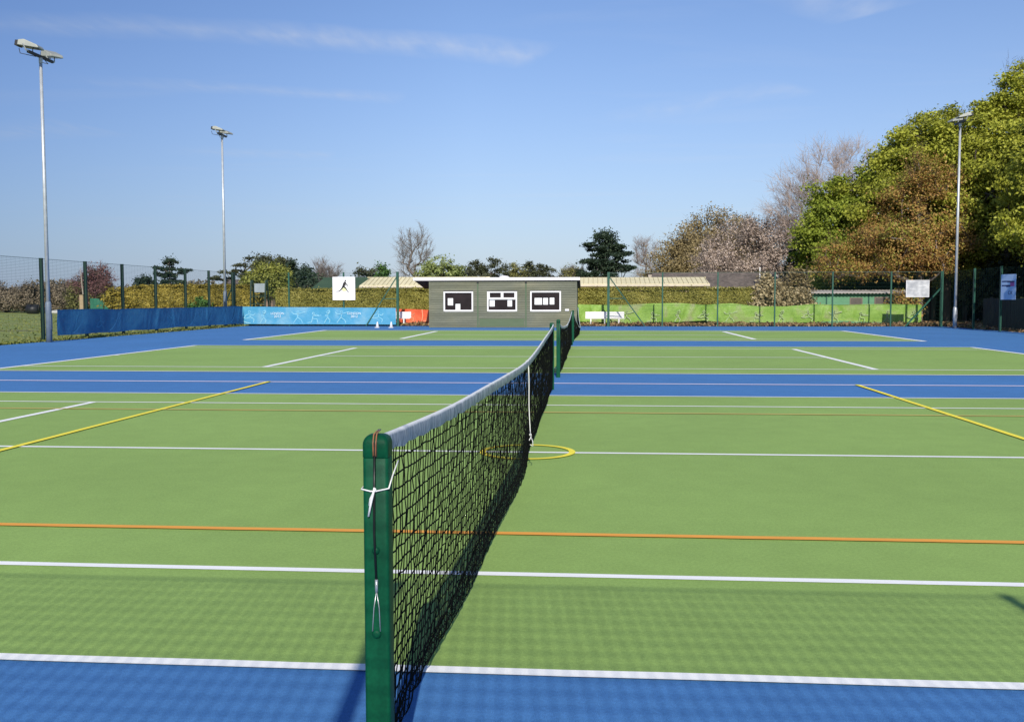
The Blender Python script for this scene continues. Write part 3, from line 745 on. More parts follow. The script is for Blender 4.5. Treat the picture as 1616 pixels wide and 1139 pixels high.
# ------------------------------------------------------------------ floodlights
def floodlight(x, y, h, basez, side, label, dark=False, ks=1.):
    t = empty('floodlight_mast', (x, y, 0)); tag(t, label, 'floodlight', 'tall floodlight masts round the courts')
    MB().tube([(0, 0, -.03), (0, 0, basez-.03), (0, 0, basez+.05)], [.098, .098, .07], 16).build('base_section', M_steelbase if not dark else M_steel, t, True)
    MB().tube([(0, 0, basez+.02), (0, 0, h-.3)], [.068, .05], 14).build('pole', M_steel, t, True)
    MB().box(side*.097-.006, side*.097+.006, -.05, .05, .45, .95).build('access_door', M_steelbase, t)
    k = MB(); k.tube([(0, 0, h-.32), (0, 0, h-.16)], .062, 12); k.build('collar', M_steel, t)
    MB().beam((0, -.75*ks, h-.12), (0, .75*ks, h-.12), .07, .09).build('crossarm', M_dark, t)
    for yy in (-.66*ks, .66*ks):
        ya = R(-32 if yy > 0 else 4)*side*(1 if ks == 1 else .5)
        def turn(o):
            for v_ in o.data.vertices:
                x_, y_ = v_.co.x, v_.co.y-yy; v_.co.x = x_*math.cos(ya)-y_*math.sin(ya); v_.co.y = yy+x_*math.sin(ya)+y_*math.cos(ya)
            return o
        hd = MB()
        # wedge shaped housing: deep at the back, thin at the lip, tilted down towards the court
        A = lambda u_, z_: (side*ks*(u_*math.cos(R(12)) + z_*math.sin(R(12))), ks*(z_*math.cos(R(12)) - u_*math.sin(R(12))) + h + .10)
        pr = [A(-.28, -.09), A(-.28, .08), A(-.10, .13), A(.34, .04), A(.42, -.03), A(.40, -.06)]
        hd.prism(pr if side > 0 else pr[::-1], 'y', yy-.22, yy+.22)
        o = turn(hd.build('lamp_head', M_lamp, t, bevel=.02))
        gl = MB(); pr = [A(-.2, -.101), A(-.2, -.085), A(.36, -.05), A(.36, -.068)]; gl.prism(pr, 'y', yy-.19, yy+.19); turn(gl.build('lens', M_glass, o))
        gb = MB(); pr = [A(-.40, -.12), A(-.40, .06), A(-.285, .07), A(-.285, -.12)]; gb.prism(pr if side > 0 else pr[::-1], 'y', yy-.17, yy+.17); turn(gb.build('gear_box', M_dark, o, bevel=.015))
        br = MB(); br.beam((0, yy-.2, h-.1), (side*-.05, yy-.29, h+.08), .03); br.beam((0, yy+.2, h-.1), (side*-.05, yy+.29, h+.08), .03); br.beam((0, yy-.2, h-.1), (0, yy+.2, h-.1), .035)
        br.build('bracket', M_steel, o)
        MB().tube([(side*-.35, yy, h+.0), (side*-.3, yy-.03, h-.16), (side*-.12, yy, h-.2), (0, yy*.4, h-.18)], .012, 6).build('cable', M_dark, o)
    return t
floodlight(-17.78, 28.38, 9.72, 1.35, 1, 'tallest-looking floodlight mast, at the near left end of the side fence')
floodlight(-18.55, 46.65, 10.15, 1.85, 1, 'floodlight mast at the back left corner behind the blue banners', False, .8)
floodlight(18.45, 45.7, 10.05, 1.0, -1, 'floodlight mast at the back right corner in front of the trees', True, .85)

# ------------------------------------------------------------------ the hut
def hutmat():
    m, nt, out = newmat('green_weatherboard'); L = nt.links
    tc = N(nt, 'ShaderNodeTexCoord'); b = N(nt, 'ShaderNodeBsdfPrincipled'); b.inputs['Roughness'].default_value = .75
    def nz(s, st, d=6):
        mp = N(nt, 'ShaderNodeMapping'); mp.inputs['Scale'].default_value = st; L.new(tc.outputs['Object'], mp.inputs[0])
        n = N(nt, 'ShaderNodeTexNoise'); n.inputs['Scale'].default_value = s; n.inputs['Detail'].default_value = d; L.new(mp.outputs[0], n.inputs[0]); return n.outputs[0]
    a = nz(1.0, (.35, 1, 4)); g = nz(10, (.6, 1, 9)); c = nz(.5, (1, 1, 1.2), 3)
    r = ramp(nt, [(.3, (.092, .098, .070)), (.55, (.132, .138, .100)), (.8, (.19, .185, .138))]); L.new(a, r.inputs[0])
    r2 = ramp(nt, [(.3, (.82,)*3), (.7, (1.18,)*3)]); L.new(g, r2.inputs[0])
    m1 = N(nt, 'ShaderNodeMix', data_type='RGBA', blend_type='MULTIPLY'); m1.inputs[0].default_value = 1; L.new(r.outputs[0], m1.inputs[6]); L.new(r2.outputs[0], m1.inputs[7])
    r3 = ramp(nt, [(.45, (1, 1, 1)), (.7, (1.18, 1.12, .95))]); L.new(c, r3.inputs[0])
    m2 = N(nt, 'ShaderNodeMix', data_type='RGBA', blend_type='MULTIPLY'); m2.inputs[0].default_value = 1; L.new(m1.outputs[2], m2.inputs[6]); L.new(r3.outputs[0], m2.inputs[7])
    L.new(m2.outputs[2], b.inputs['Base Color']); L.new(b.outputs[0], out.inputs[0]); return m
M_hut = hutmat()
M_hutgreen = surf('fresh_green_stain', (.080, .115, .062), (.10, .135, .075), scale=2, rough=.75, stretch=(.5, 1, 6))
t = empty('wooden_hut', (-3.77, 46, 0)); tag(t, 'green weatherboard hut with three white framed windows behind the courts', 'hut')
HX0, HX1, D_ = -3.77, 3.77, 3.2     # local x extent, depth
wall = MB(); backing = MB()
# front wall as real overlapping boards, cut round the three windows
wins = [(-3.04, -1.52, .83, 1.85), (-.80, .73, .83, 1.85), (1.40, 2.96, .83, 1.86)]
bh = .118; nb = 21
for i in range(nb):
    z0 = -.0 + i*bh; z1 = min(z0+bh, 2.40)
    if z0 >= 2.40: break
    spans = [(HX0, HX1)]
    for (a, b_, c0, c1) in wins:
        if z1 > c0 and z0 < c1:
            ns = []
            for (p, q) in spans:
                if b_ <= p or a >= q: ns.append((p, q)); continue
                if p < a: ns.append((p, a))
                if b_ < q: ns.append((b_, q))
            spans = ns
    for (p, q) in spans:
        wall.prism([(-.022, z0+.011), (-.013, z1), (.03, z1), (.03, z0+.011)], 'x', p, q)
        backing.box(p, q, .031, .0315, z0, z1)
wall.build('front_wall', M_hut, t)
backing.build('painted_gap_shadow', M_soffit, t)  # dark sheet behind the boards paints the shadow line in each gap
sw = MB(); sw.prism([(.031, 0), (.031, 2.39), (D_, 2.02), (D_, 0)], 'x', HX1-.06, HX1); sw.prism([(.031, 0), (.031, 2.39), (D_, 2.02), (D_, 0)], 'x', HX0, HX0+.06); sw.box(HX0+.061, HX1-.061, D_-.06, D_, 0, 2.0)
sw.build('side_walls', M_hut, t)
for xx in (-1.28, 1.18): MB().box(xx-.035, xx+.035, -.034, -.0225, 0, 2.40).build('cover_strip', surf('strip_green', (.075, .115, .065), (.09, .13, .075), scale=3), t)
for xx in (HX0+.02, HX1-.045): MB().box(xx-.045, xx+.04, -.036, -.0235, 0, 2.40).build('corner_board', M_hut, t)
MB().box(-1.2, 1.10, -.0285, -.0235, .06, .46).build('repainted_patch', M_hutgreen, t)
# roof with white fascia, overhanging left
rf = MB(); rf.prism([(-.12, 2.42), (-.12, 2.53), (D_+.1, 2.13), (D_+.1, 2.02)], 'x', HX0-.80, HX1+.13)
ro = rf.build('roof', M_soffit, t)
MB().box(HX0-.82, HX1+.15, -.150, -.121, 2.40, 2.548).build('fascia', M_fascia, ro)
MB().prism([(-.10, 2.38), (-.10, 2.545), (D_, 2.16), (D_, 2.0)], 'x', HX1+.131, HX1+.15).build('side_fascia', M_soffit, ro)
MB().sphere((.05, .3, 2.545), .22, (1.3, 1, .5)).build('roof_dome', M_fascia, ro, True)
for i, (a, b_, c0, c1) in enumerate(wins):
    fr = MB(); fw = .075
    fr.box(a-.002, a+fw, -.05, .03, c0, c1); fr.box(b_-fw, b_+.002, -.05, .03, c0, c1); fr.box(a+fw, b_-fw, -.05, .03, c1-fw, c1); fr.box(a+fw, b_-fw, -.05, .03, c0-.01, c0+fw)
    if i == 1:
        fr.box(a+fw, b_-fw, -.045, .03, 1.43, 1.53); fr.box(-.10, .035, -.045, .03, 1.531, c1-fw-.001)
        fr.box(a+fw, a+fw+.06, -.04, .03, 1.531, c1-fw-.001); fr.box(b_-fw-.06, b_-fw, -.04, .03, 1.531, c1-fw-.001)
    fo = fr.build('window', M_frame, t, bevel=.006)
    MB().box(a+fw-.003, b_-fw+.003, .032, .042, c0+fw-.003, c1-fw+.003).build('pane', M_glass, fo)
def sheet(x0, x1, z0, z1, lab):
    o = MB().box(x0-3.77, x1-3.77, 46.0-.004+.0, 46.0+.002, z0, z1).build('paper_notice', M_paper)
    for v_ in o.data.vertices: v_.co.y += .028
    tag(o, lab, 'notice', 'white paper notices in the hut windows')
sheet(-2.83, -2.56, 1.14, 1.50, 'paper notice high in the left hut window')
sheet(-2.43, -2.19, .91, 1.21, 'paper notice low on the sill of the left hut window')
sheet(-.68, -.42, 1.08, 1.42, 'left paper notice in the middle hut window, below the small lights')
sheet(.24, .47, 1.08, 1.42, 'right paper notice in the middle hut window, below the small lights')
sheet(1.62, 2.00, 1.17, 1.51, 'wide pale paper notice at the left of the right hut window')
sheet(2.06, 2.30, 1.17, 1.51, 'paper notice in the middle of the three in the right hut window')
sheet(2.39, 2.62, 1.18, 1.52, 'paper notice farthest right in the right hut window')
o = MB().box(3.17, 3.37, -.075, -.024, .85, .95).build('meter_box', M_frame, t, bevel=.008)
for xx in (-1.28, 1.18):
    k = MB(); k.box(xx-.05, xx+.05, -.07, -.035, 2.26, 2.34); k.build('bracket_lamp', M_dark, t)

# ------------------------------------------------------------------ benches, cones, umpire chair
def bench(x0, x1, y, label):
    t = empty('bench', ((x0+x1)/2, y, 0)); tag(t, label, 'bench', 'white benches behind the back fence'); hw = (x1-x0)/2
    k = MB()
    for i in range(3): k.box(-hw, hw, .02+i*.004, .045+i*.004, .42+i*.115, .42+i*.115+.105)
    k.build('backrest', M_bench, t)
    k = MB()
    for i in range(3): k.box(-hw, hw, -.36+i*.125, -.36+i*.125+.11, .38, .41)
    k.build('seat', M_bench, t)
    for xx in (-hw*.72, 0, hw*.72):
        k = MB(); k.box(xx-.035, xx+.035, -.35, -.30, -.02, .379); k.box(xx-.035, xx+.035, .046, .09, -.02, .74); k.box(xx-.03, xx+.03, -.299, .045, .33, .379)
        k.build('leg', M_bench, t)
bench(.41, 2.52, 50.1, 'white slatted bench right of the hut in front of the green banner')
bench(-11.7, -9.27, 50.1, 'white bench left of the hut, half behind the sky blue banner')
for (x, lab) in ((-10.24+.02, 'small white marker cone, left of the two below the blue banner'), (-9.50+.0, 'small white marker cone beside the braced fence post')):
    t = empty('marker_cone', (x, 45.8, 0)); tag(t, lab, 'cone', 'white marker cones by the back fence')
    MB().tube([(0, 0, .018), (0, 0, .26), (0, 0, .30)], [.095, .035, .03], 14).build('cone_body', M_frame, t, True)
    MB().box(-.12, .12, -.12, .12, .0, .018).build('base', M_frame, t)
t = empty('umpire_chair', (-17.95, 50.2, 0)); tag(t, 'dark green metal umpire chair behind the corner of the back fence', 'umpire chair')
for sx in (-.40, .44):
    k = MB(); k.beam((sx, -.4, 0), (sx, -.12, 2.5), .07); k.beam((sx, .55, 0), (sx, .12, 2.55), .07)
    for z in (.45, .9, 1.35): k.beam((sx, -.35+z*.1, z), (sx, .5-z*.15, z), .04)
    k.build('side_frame', M_fencedk, t)
k = MB()
for z in (.4, .8, 1.2, 1.6): k.beam((-.40, -.38+z*.1, z), (.44, -.38+z*.1, z), .045)
k.build('rungs', M_fencedk, t)
MB().box(-.42, .46, -.15, .3, 1.66, 1.70).build('seat', M_fencedk, t)
MB().box(-.30, .34, .12, .15, 1.85, 2.35).build('backrest', surf('grey_panel', (.30, .35, .38), rough=.5), t)
k = MB(); k.beam((-.40, -.2, 1.95), (-.40, .3, 1.95), .05); k.beam((.44, -.2, 1.95), (.44, .3, 1.95), .05); k.build('armrests', M_fencedk, t)
k = MB(); k.beam((-.4, .1, 1.7), (.44, .5, .2), .05); k.build('cross_brace', M_fencedk, t)

# ------------------------------------------------------------------ vegetation
def orthoquads(C, size, rg, flat=0., aspect=1.6, out=None):
    """one small leaf (rhombus) per centre with random orientation"""
    n = len(C)
    if out is not None:
        nn = out + rg.randn(n, 3)*.75; nn[:, 2] += .25; nn /= np.linalg.norm(nn, axis=1, keepdims=True)
    a = rg.randn(n, 3); a[:, 2] *= (1-flat*.7)
    if out is not None: a -= nn*(a*nn).sum(1, keepdims=True)
    a = a + 1e-9; a /= np.linalg.norm(a, axis=1, keepdims=True)
    b = rg.randn(n, 3)
    if flat: b[:, 2] *= (1-flat)
    if out is not None: b = np.cross(nn, a)
    b -= a*(a*b).sum(1, keepdims=True); b /= np.linalg.norm(b, axis=1, keepdims=True)+1e-9
    s = size*(.6+.8*rg.rand(n, 1)); a = a*s*aspect/2; b = b*s/2
    V = np.stack([C-a, C-b, C+a, C+b], 1).reshape(-1, 3)
    return V, np.arange(4*n).reshape(n, 4)

def limbs(root, H, targets, rg, tr, sag=.0):
    """joins every target to the growing skeleton; returns node positions, parents, radii"""
    nodes = [np.array(root, float)]; par = [-1]
    th = H
    k = max(4, int(th/1.0))
    for i in range(1, k+1):
        p = nodes[0] + np.array([rg.randn()*.05*i/k*th*.3, rg.randn()*.05*i/k*th*.3, th*i/k]); nodes.append(p); par.append(len(nodes)-2)
    T = sorted(targets, key=lambda q: (q[2]-root[2])*.6 + math.hypot(q[0]-root[0], q[1]-root[1]))
    ends = []
    for q in T:
        q = np.array(q); A = np.array(nodes); d = np.linalg.norm(A-q, axis=1) + np.where(A[:, 2] > q[2]-.1, 3., 0) * .5
        i = int(np.argmin(d)); p = nodes[i]; dist = np.linalg.norm(q-p); m = max(1, int(dist/.9)); prev = i
        for s in range(1, m+1):
            f_ = s/m; pt = p+(q-p)*f_ + rg.randn(3)*.06*dist*(1 if s < m else 0)*.6; pt[2] += sag*math.sin(f_*math.pi)*dist*.12
            nodes.append(pt); par.append(prev); prev = len(nodes)-1
        ends.append(prev)
    cnt = np.zeros(len(nodes)); 
    for e in ends: cnt[e] += 1
    for i in range(len(nodes)-1, 0, -1): cnt[par[i]] += cnt[i]
    rad = tr*np.power(np.maximum(cnt, .5)/max(cnt[0], 1), .45)
    return nodes, par, rad, ends
def skeleton_mesh(nodes, par, rad, name, mat, parent, nside=5):
    V = []; F = []
    for i in range(1, len(nodes)):
        p, q = nodes[par[i]], nodes[i]; d = q-p; l = np.linalg.norm(d)
        if l < 1e-6: continue
        d = d/l; up = np.array([0, 0, 1.]) if abs(d[2]) < .9 else np.array([1., 0, 0]); a = np.cross(d, up); a /= np.linalg.norm(a); b = np.cross(d, a)
        n = len(V); r0 = min(rad[par[i]], rad[i]*1.5); 
        for (c, r) in ((p, r0), (q, rad[i])):
            for k in range(nside): t_ = 2*math.pi*k/nside; V.append(c+(a*math.cos(t_)+b*math.sin(t_))*r)
        for k in range(nside): F.append((n+k, n+(k+1) % nside, n+nside+(k+1) % nside, n+nside+k))
    return raw_mesh(name, V, F, mat, parent, smooth=True)
def lobe_points(lobes, n, rg, shell=.55):
    """points in a union of ellipsoids (cx,cy,cz,rx,ry,rz), denser near the skin"""
    vol = np.array([l[3]*l[4]*l[5] for l in lobes])**.8; vol /= vol.sum(); out = []
    for l, k in zip(lobes, np.maximum(1, (vol*n).astype(int))):
        d = rg.randn(k, 3); d /= np.linalg.norm(d, axis=1, keepdims=True)
        r = shell+(1-shell)*rg.rand(k, 1)
        out.append(np.array(l[:3])+d*r*np.array(l[3:]))
    return np.concatenate(out)
def leafy_tree(name, label, cat, base, lobes, leafm, barkm, nclump, nleaf, csize, lsize, seed, group=None, trunk_h=.5, tr=.3, flat=0., minz=.2, vflat=1., twigs=0, twigm=None, leafname='crown', sideways=0.):
    rg = np.random.RandomState(seed)
    t = empty(name, base); tag(t, label, cat, group)
    C = lobe_points(lobes, nclump, rg); C[:, 2] = np.maximum(C[:, 2], minz)
    topz = max(l[2]+l[5] for l in lobes)
    nodes, par, rad, ends = limbs((0, 0, -.05), topz*trunk_h, C[rg.permutation(len(C))[:min(len(C), 160)]], rg, tr)
    skeleton_mesh(nodes, par, rad, 'trunk', barkm, t)
    per = nleaf//len(C)
    L_ = np.repeat(C, per, 0)+rg.randn(per*len(C), 3)*np.array([csize, csize, csize*vflat])*.55
    # a few leaves trail outwards so that the outline is ragged
    k = int(len(L_)*.06); L_[:k] += rg.randn(k, 3)*csize*.7
    L_ = L_[L_[:, 2] > .02]
    ctr = np.array([0, 0, topz*.45]); od = L_-ctr; od /= np.linalg.norm(od, axis=1, keepdims=True)+1e-6
    V, F = orthoquads(L_, lsize, rg, flat, 1.6, None if flat else od)
    raw_mesh(leafname, V, F, leafm, t)
    if twigs: twig_mesh(t, np.array(nodes), ends, twigs, csize*1.5, .014, rg, twigm or barkm, base)
    return t
def twig_mesh(t, nodes, ends, per, ln, r, rg, mat, base, up=.5, name='twigs'):
    V = []; F = []
    ctr = np.array([0, 0, nodes[:, 2].max()*.45])
    for e in ends:
        p0 = nodes[e]
        for _ in range(per):
            d = rg.randn(3)*.7 + (p0-ctr)/max(1e-3, np.linalg.norm(p0-ctr)) ; d[2] += up; d /= np.linalg.norm(d)
            l = ln*(.5+rg.rand()*.8); segs = [(p0, d, l, r)]
            for _k in range(3):
                s = rg.rand()*.7+.15; dd = d+rg.randn(3)*.55; dd /= np.linalg.norm(dd); segs.append((p0+d*l*s, dd, l*.5, r*.6))
            for (a, dd, l2, rr) in segs:
                s_ = np.cross(dd, rg.randn(3)); s_ /= np.linalg.norm(s_)+1e-9; s2 = np.cross(dd, s_)
                n = len(V); mid = a+dd*l2*.5+rg.randn(3)*.06*l2; end = a+dd*l2+rg.randn(3)*.08*l2
                V += [a+s_*rr, a-s_*.5*rr+s2*rr*.8, a-s_*.5*rr-s2*rr*.8, mid+s_*rr*.7, mid-s_*.35*rr+s2*rr*.55, mid-s_*.35*rr-s2*rr*.55, end]
                F += [(n, n+1, n+4, n+3), (n+1, n+2, n+5, n+4), (n+2, n, n+3, n+5), (n+3, n+4, n+6, n+6), (n+4, n+5, n+6, n+6), (n+5, n+3, n+6, n+6)]
    me = bpy.data.meshes.new(name); me.from_pydata([tuple(v_) for v_ in V], [], [f_[:3] if f_[2] == f_[3] else f_ for f_ in F]); me.materials.append(mat)
    o = bpy.data.objects.new(name, me); col.objects.link(o); o.parent = t; return o
def bare_tree(name, label, base, lobes, barkm, nt_, per, seed, group=None, tr=.25, trunk_h=.55, ln=1.1, r=.016, haze=None):
    rg = np.random.RandomState(seed)
    t = empty(name, base); tag(t, label, 'tree', group)
    C = lobe_points(lobes, nt_, rg, .35)
    topz = max(l[2]+l[5] for l in lobes)
    nodes, par, rad, ends = limbs((0, 0, -.05), topz*trunk_h, C, rg, tr, .5)
    rad = tr*.85*np.power(rad/max(rad[0], 1e-6), 1.45)
    skeleton_mesh(nodes, par, np.maximum(rad, r*1.1), 'trunk', barkm, t)
    twig_mesh(t, np.array(nodes), ends, per, ln, r, rg, barkm, base, name='crown')
    return t

G_chest = leafmat('chestnut_leaf', [(0.17, 0.18, 0.025), (0.31, 0.33, 0.04), (0.45, 0.47, 0.06), (0.56, 0.55, 0.09)], .5, .35)
G_fresh = leafmat('fresh_leaf', [(0.14, 0.18, 0.022), (0.26, 0.32, 0.035), (0.38, 0.42, 0.06)], .5, .35)
G_copper = leafmat('copper_leaf', [(0.18, 0.09, 0.03), (0.38, 0.21, 0.065), (0.48, 0.3, 0.09), (0.3, 0.29, 0.055), (0.24, 0.27, 0.035)], .35, .3)
G_pine = leafmat('pine_needle', [(0.016, 0.029, 0.018), (0.029, 0.052, 0.031), (0.052, 0.078, 0.039)], .7, .1)
G_cedar = leafmat('cedar_needle', [(0.035, 0.042, 0.022), (0.07, 0.08, 0.04), (0.115, 0.12, 0.058)], .6, .1)
G_willow = leafmat('yellow_green_leaf', [(0.126, 0.144, 0.032), (0.252, 0.270, 0.054), (0.378, 0.378, 0.090)], .5, .3)
G_light = leafmat('light_green_leaf', [(0.136, 0.170, 0.051), (0.255, 0.306, 0.093), (0.425, 0.476, 0.187)], .8, .3)
G_dome = leafmat('brown_bud_leaf', [(0.17, 0.13, 0.06), (0.28, 0.215, 0.1), (0.38, 0.3, 0.15)], .35, .2)
G_pink = leafmat('pale_pink_blossom', [(0.27, 0.205, 0.165), (0.46, 0.36, 0.29), (0.64, 0.53, 0.46)], .5, .2)
G_red = leafmat('dark_red_leaf', [(0.09, 0.04, 0.045), (0.18, 0.085, 0.09), (0.26, 0.15, 0.14)], .8, .2)
G_scrub = leafmat('winter_scrub', [(0.14, 0.11, 0.075), (0.21, 0.17, 0.115), (0.29, 0.235, 0.165)], .5, .15)
G_scrubg = leafmat('green_scrub', [(0.108, 0.117, 0.036), (0.198, 0.198, 0.063), (0.270, 0.252, 0.090)], .5, .2)
G_gold = leafmat('golden_hedge_leaf', [(0.1, 0.085, 0.015), (0.22, 0.18, 0.028), (0.37, 0.29, 0.05), (0.5, 0.4, 0.09)], 1.3, .25)
G_goldb = leafmat('olive_hedge_leaf', [(0.16, 0.15, 0.028), (0.24, 0.225, 0.045), (0.33, 0.3, 0.065), (0.43, 0.38, 0.105)], 1.1, .25)
G_ivy = leafmat('green_ivy_leaf', [(0.034, 0.085, 0.020), (0.076, 0.170, 0.034), (0.136, 0.238, 0.060)], 1.5, .2)
G_cream = leafmat('cream_shrub_leaf', [(0.168, 0.140, 0.070), (0.420, 0.336, 0.182), (0.700, 0.588, 0.364)], 1.5, .25)
G_shade = leafmat('shade_dark_understorey', [(.012, .018, .006), (.025, .035, .01), (.045, .055, .015)], .6, .2)  # near-black leaf colour carries the shade beneath the trees

GT = 'big leafy trees behind the right corner'
leafy_tree('horse_chestnut_tree', 'tallest leafy green tree at the right edge, behind the right side fence', 'tree', (28.2, 60.5, 0),
    [(0,0,9,6.2,5.5,5.5), (-2.8,-1,7,4.5,4,3.8), (1.5,0,12.2,4.2,4,3.6), (-3.4,0,11,3,3,2.6), (3,-2,6,5,4,4), (-.4,0,13.9,2.1,2.2,2.2), (2.4,0,15.0,2.4,2.4,2.2)], G_chest, M_bark, 560, 150000, .66, .125, 21, GT, .62, .42, vflat=.55, twigs=3)
leafy_tree('horse_chestnut_tree', 'leafy green tree left of the right-hand floodlight mast, its crown stepping down to the left', 'tree', (22.6, 61.5, 0),
    [(0,0,8,4.6,4.6,4.6), (-1.0,0,10.8,2.6,3,2.4), (1.6,0,12.0,3.0,3,2.2), (-3.6,0,6.8,3.2,3.4,3.0), (1.5,-1,5,4,4,3.2), (-2.6,0,9.2,2.3,2.4,2.0)], G_chest, M_bark, 460, 120000, .62, .12, 22, GT, .62, .38, vflat=.55, twigs=3)
leafy_tree('young_green_tree', 'bright green rounded tree at the left end of the tall leafy trees', 'tree', (16.9, 62.5, 0),
    [(0,0,6.0,2.6,2.6,3.6), (1.6,0,7.8,2.2,2.4,2.4), (-.9,0,4.4,2.1,2.3,2.6)], G_fresh, M_bark, 260, 50000, .52, .11, 23, GT, .6, .25, vflat=.6)
leafy_tree('copper_tree', 'copper brown tree with bare lower limbs in front of the green trees', 'tree', (20.6, 57.5, 0),
    [(0,0,6.2,2.8,2.6,2.8), (-1.8,-.4,4.6,2.9,2.4,1.9), (-4.0,-.2,3.6,2.2,2.2,1.3), (.4,0,8.6,1.7,1.8,1.7), (.9,-.6,4.4,1.8,2,1.5)], G_copper, M_barkpale, 380, 42000, .6, .085, 24, None, .55, .22, vflat=.55, twigs=5, twigm=surf('copper_twig', (.17, .10, .05), (.12, .075, .04), scale=2))
leafy_tree('horse_chestnut_tree', 'leafy green tree overhanging the right side fence at the photo edge', 'tree', (27.2, 50.5, 0),
    [(0,0,8,4.8,4.6,4.6), (-1.0,0,4.9,4.2,4,2.6), (.8,0,11,3.4,3.5,2.6)], G_chest, M_bark, 400, 95000, .62, .12, 25, GT, .6, .38, vflat=.6)
leafy_tree('horse_chestnut_tree', 'leafy tree beside the right fence, out by the near part of the courts', 'tree', (24.6, 32.5, 0),
    [(0,0,7.5,4.2,5,4), (-.6,3,5.0,4.4,4.5,3.2), (0,0,10,3.4,3.5,2.6)], G_chest, M_bark, 300, 16000, .95, .30, 26, GT, .6, .38, vflat=.6)
# dark understorey of shrubs behind the corner
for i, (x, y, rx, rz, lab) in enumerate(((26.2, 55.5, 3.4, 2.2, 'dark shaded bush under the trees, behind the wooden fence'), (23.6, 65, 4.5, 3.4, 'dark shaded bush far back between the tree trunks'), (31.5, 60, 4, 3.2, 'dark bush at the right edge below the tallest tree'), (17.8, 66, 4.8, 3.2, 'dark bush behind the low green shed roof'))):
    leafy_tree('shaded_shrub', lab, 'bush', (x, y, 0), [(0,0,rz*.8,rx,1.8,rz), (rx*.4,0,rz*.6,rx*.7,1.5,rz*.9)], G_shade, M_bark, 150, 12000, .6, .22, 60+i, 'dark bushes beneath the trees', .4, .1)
for i, (x, y) in enumerate(((22.6, 58.8), (25.6, 57.5), (24.6, 61.2))):
    t = empty('tree_trunk', (x, y, 0)); tag(t, ['leaning bare ivy-dark tree trunk nearest the right floodlight mast', 'dark tree trunk standing behind the wooden fence', 'thin dark tree trunk deep in shade among the bushes'][i], 'tree', None)
    rg = np.random.RandomState(90+i); nodes, par, rad, ends = limbs((0, 0, -.05), 4.2, [(rg.randn()*.9, rg.randn()*.9, 5.0+rg.rand()*3) for _ in range(16)], rg, [.24, .2, .15][i])
    skeleton_mesh(nodes, par, rad, 'trunk', M_bark, t, 7)

bare_tree('bare_tree', 'tall bare twiggy tree rising left of the big green trees', (20.0, 78, 0), [(0,0,9.5,4.6,3.5,4.2), (-2.2,0,8,3.2,3,3.4), (1.6,0,11.0,2.6,2.6,2.6)], surf('pinkish_bark', (.42, .33, .28), (.32, .25, .21), scale=2, rough=.95), 300, 9, 31, tr=.24, ln=1.5, r=.011)
leafy_tree('blossom_tree', 'pale pink blossoming tree between the brown rounded tree and the bare tree', 'tree', (14.4, 80, 0),
    [(0,0,5.0,4.4,3,3.6), (2.2,0,5.6,2.8,2.6,3.2), (-2.6,0,3.9,2.8,2.6,2.4)], G_pink, M_bark, 420, 34000, .65, .09, 32, None, .6, .2, vflat=.7, twigs=7, twigm=M_barkpale)
leafy_tree('budding_tree', 'wide rounded brown budding tree right of the dark pine', 'tree', (12.3, 95, 0),
    [(.5,0,4.0,5.9,4,6.5), (-1.6,0,3.4,4.8,3.6,4.6), (3.4,0,4.0,4.6,3.6,5.2)], G_dome, M_bark, 800, 100000, .75, .125, 33, None, .45, .22, vflat=.8, twigs=4, twigm=surf('brown_twig', (.24, .18, .10), (.17, .13, .08), scale=2))
bare_tree('bare_tree', 'slim bare tree between the dark pine and the brown rounded tree', (7.4, 118, 0), [(0,0,6.4,1.7,1.6,2.8), (.3,0,3.6,1.9,1.8,1.6)], surf('mauve_bark', (.28, .22, .19), (.20, .16, .14), scale=2, rough=.95), 120, 10, 34, tr=.2, ln=1.1, r=.013)
leafy_tree('pine_tree', 'large dark pine with layered crown right above the hut roof', 'tree', (2.4, 110, 0),
    [(.1,0,8.4,1.5,1.4,.65), (-.4,0,7.4,2.3,1.9,.6), (.6,0,6.6,2.3,2,.5), (-.2,0,5.6,2.6,2.1,.7), (1.3,0,5.0,2.2,1.8,.45), (-1.0,0,4.3,2.4,1.9,.8), (-1.2,0,3.0,2.6,2,.9), (1.2,0,3.2,1.8,1.8,.7)], G_pine, M_barkpale, 230, 30000, .5, .15, 35, None, .85, .3, flat=.4, vflat=.4)
leafy_tree('conifer_bush', 'pale olive thin tree beside the dark pine, behind the hut', 'tree', (-1.4, 112, 0), [(0,0,3.6,1.6,1.4,1.7)], G_scrubg, M_barkpale, 110, 7000, .5, .12, 36, None, .6, .1, twigs=5)
for i, (x, h, rx, lab, g, kind) in enumerate((
    (-11.0, 5.2, 1.3, 'dark conifer with pointed side shoots, behind the left window of the hut', G_cedar, 0),
    (-9.4, 5.5, 1.9, 'broad dark evergreen above the middle of the hut roof', G_cedar, 0),
    (-6.6, 4.9, 1.1, 'small olive evergreen right of the broad dark one above the hut', G_scrubg, 0),
    (-5.3, 5.1, .9, 'narrow spiky evergreen above the right part of the hut roof', G_cedar, 0),
    (-3.9, 4.9, 1.0, 'rightmost narrow evergreen above the hut roof', G_cedar, 0))):
    leafy_tree('evergreen_tree', lab, 'tree', (x, 95, 0), [(0,0,h*.55,rx*1.45,rx,h*.43), (rx*.25,0,h*.38,rx*1.9,rx,h*.32), (-rx*.15,0,h*.86,rx*.55,rx*.5,h*.18)], g, M_bark, 130, 14000, .38, .11, 40+i, 'evergreens behind the hut', .7, .12, vflat=.6)
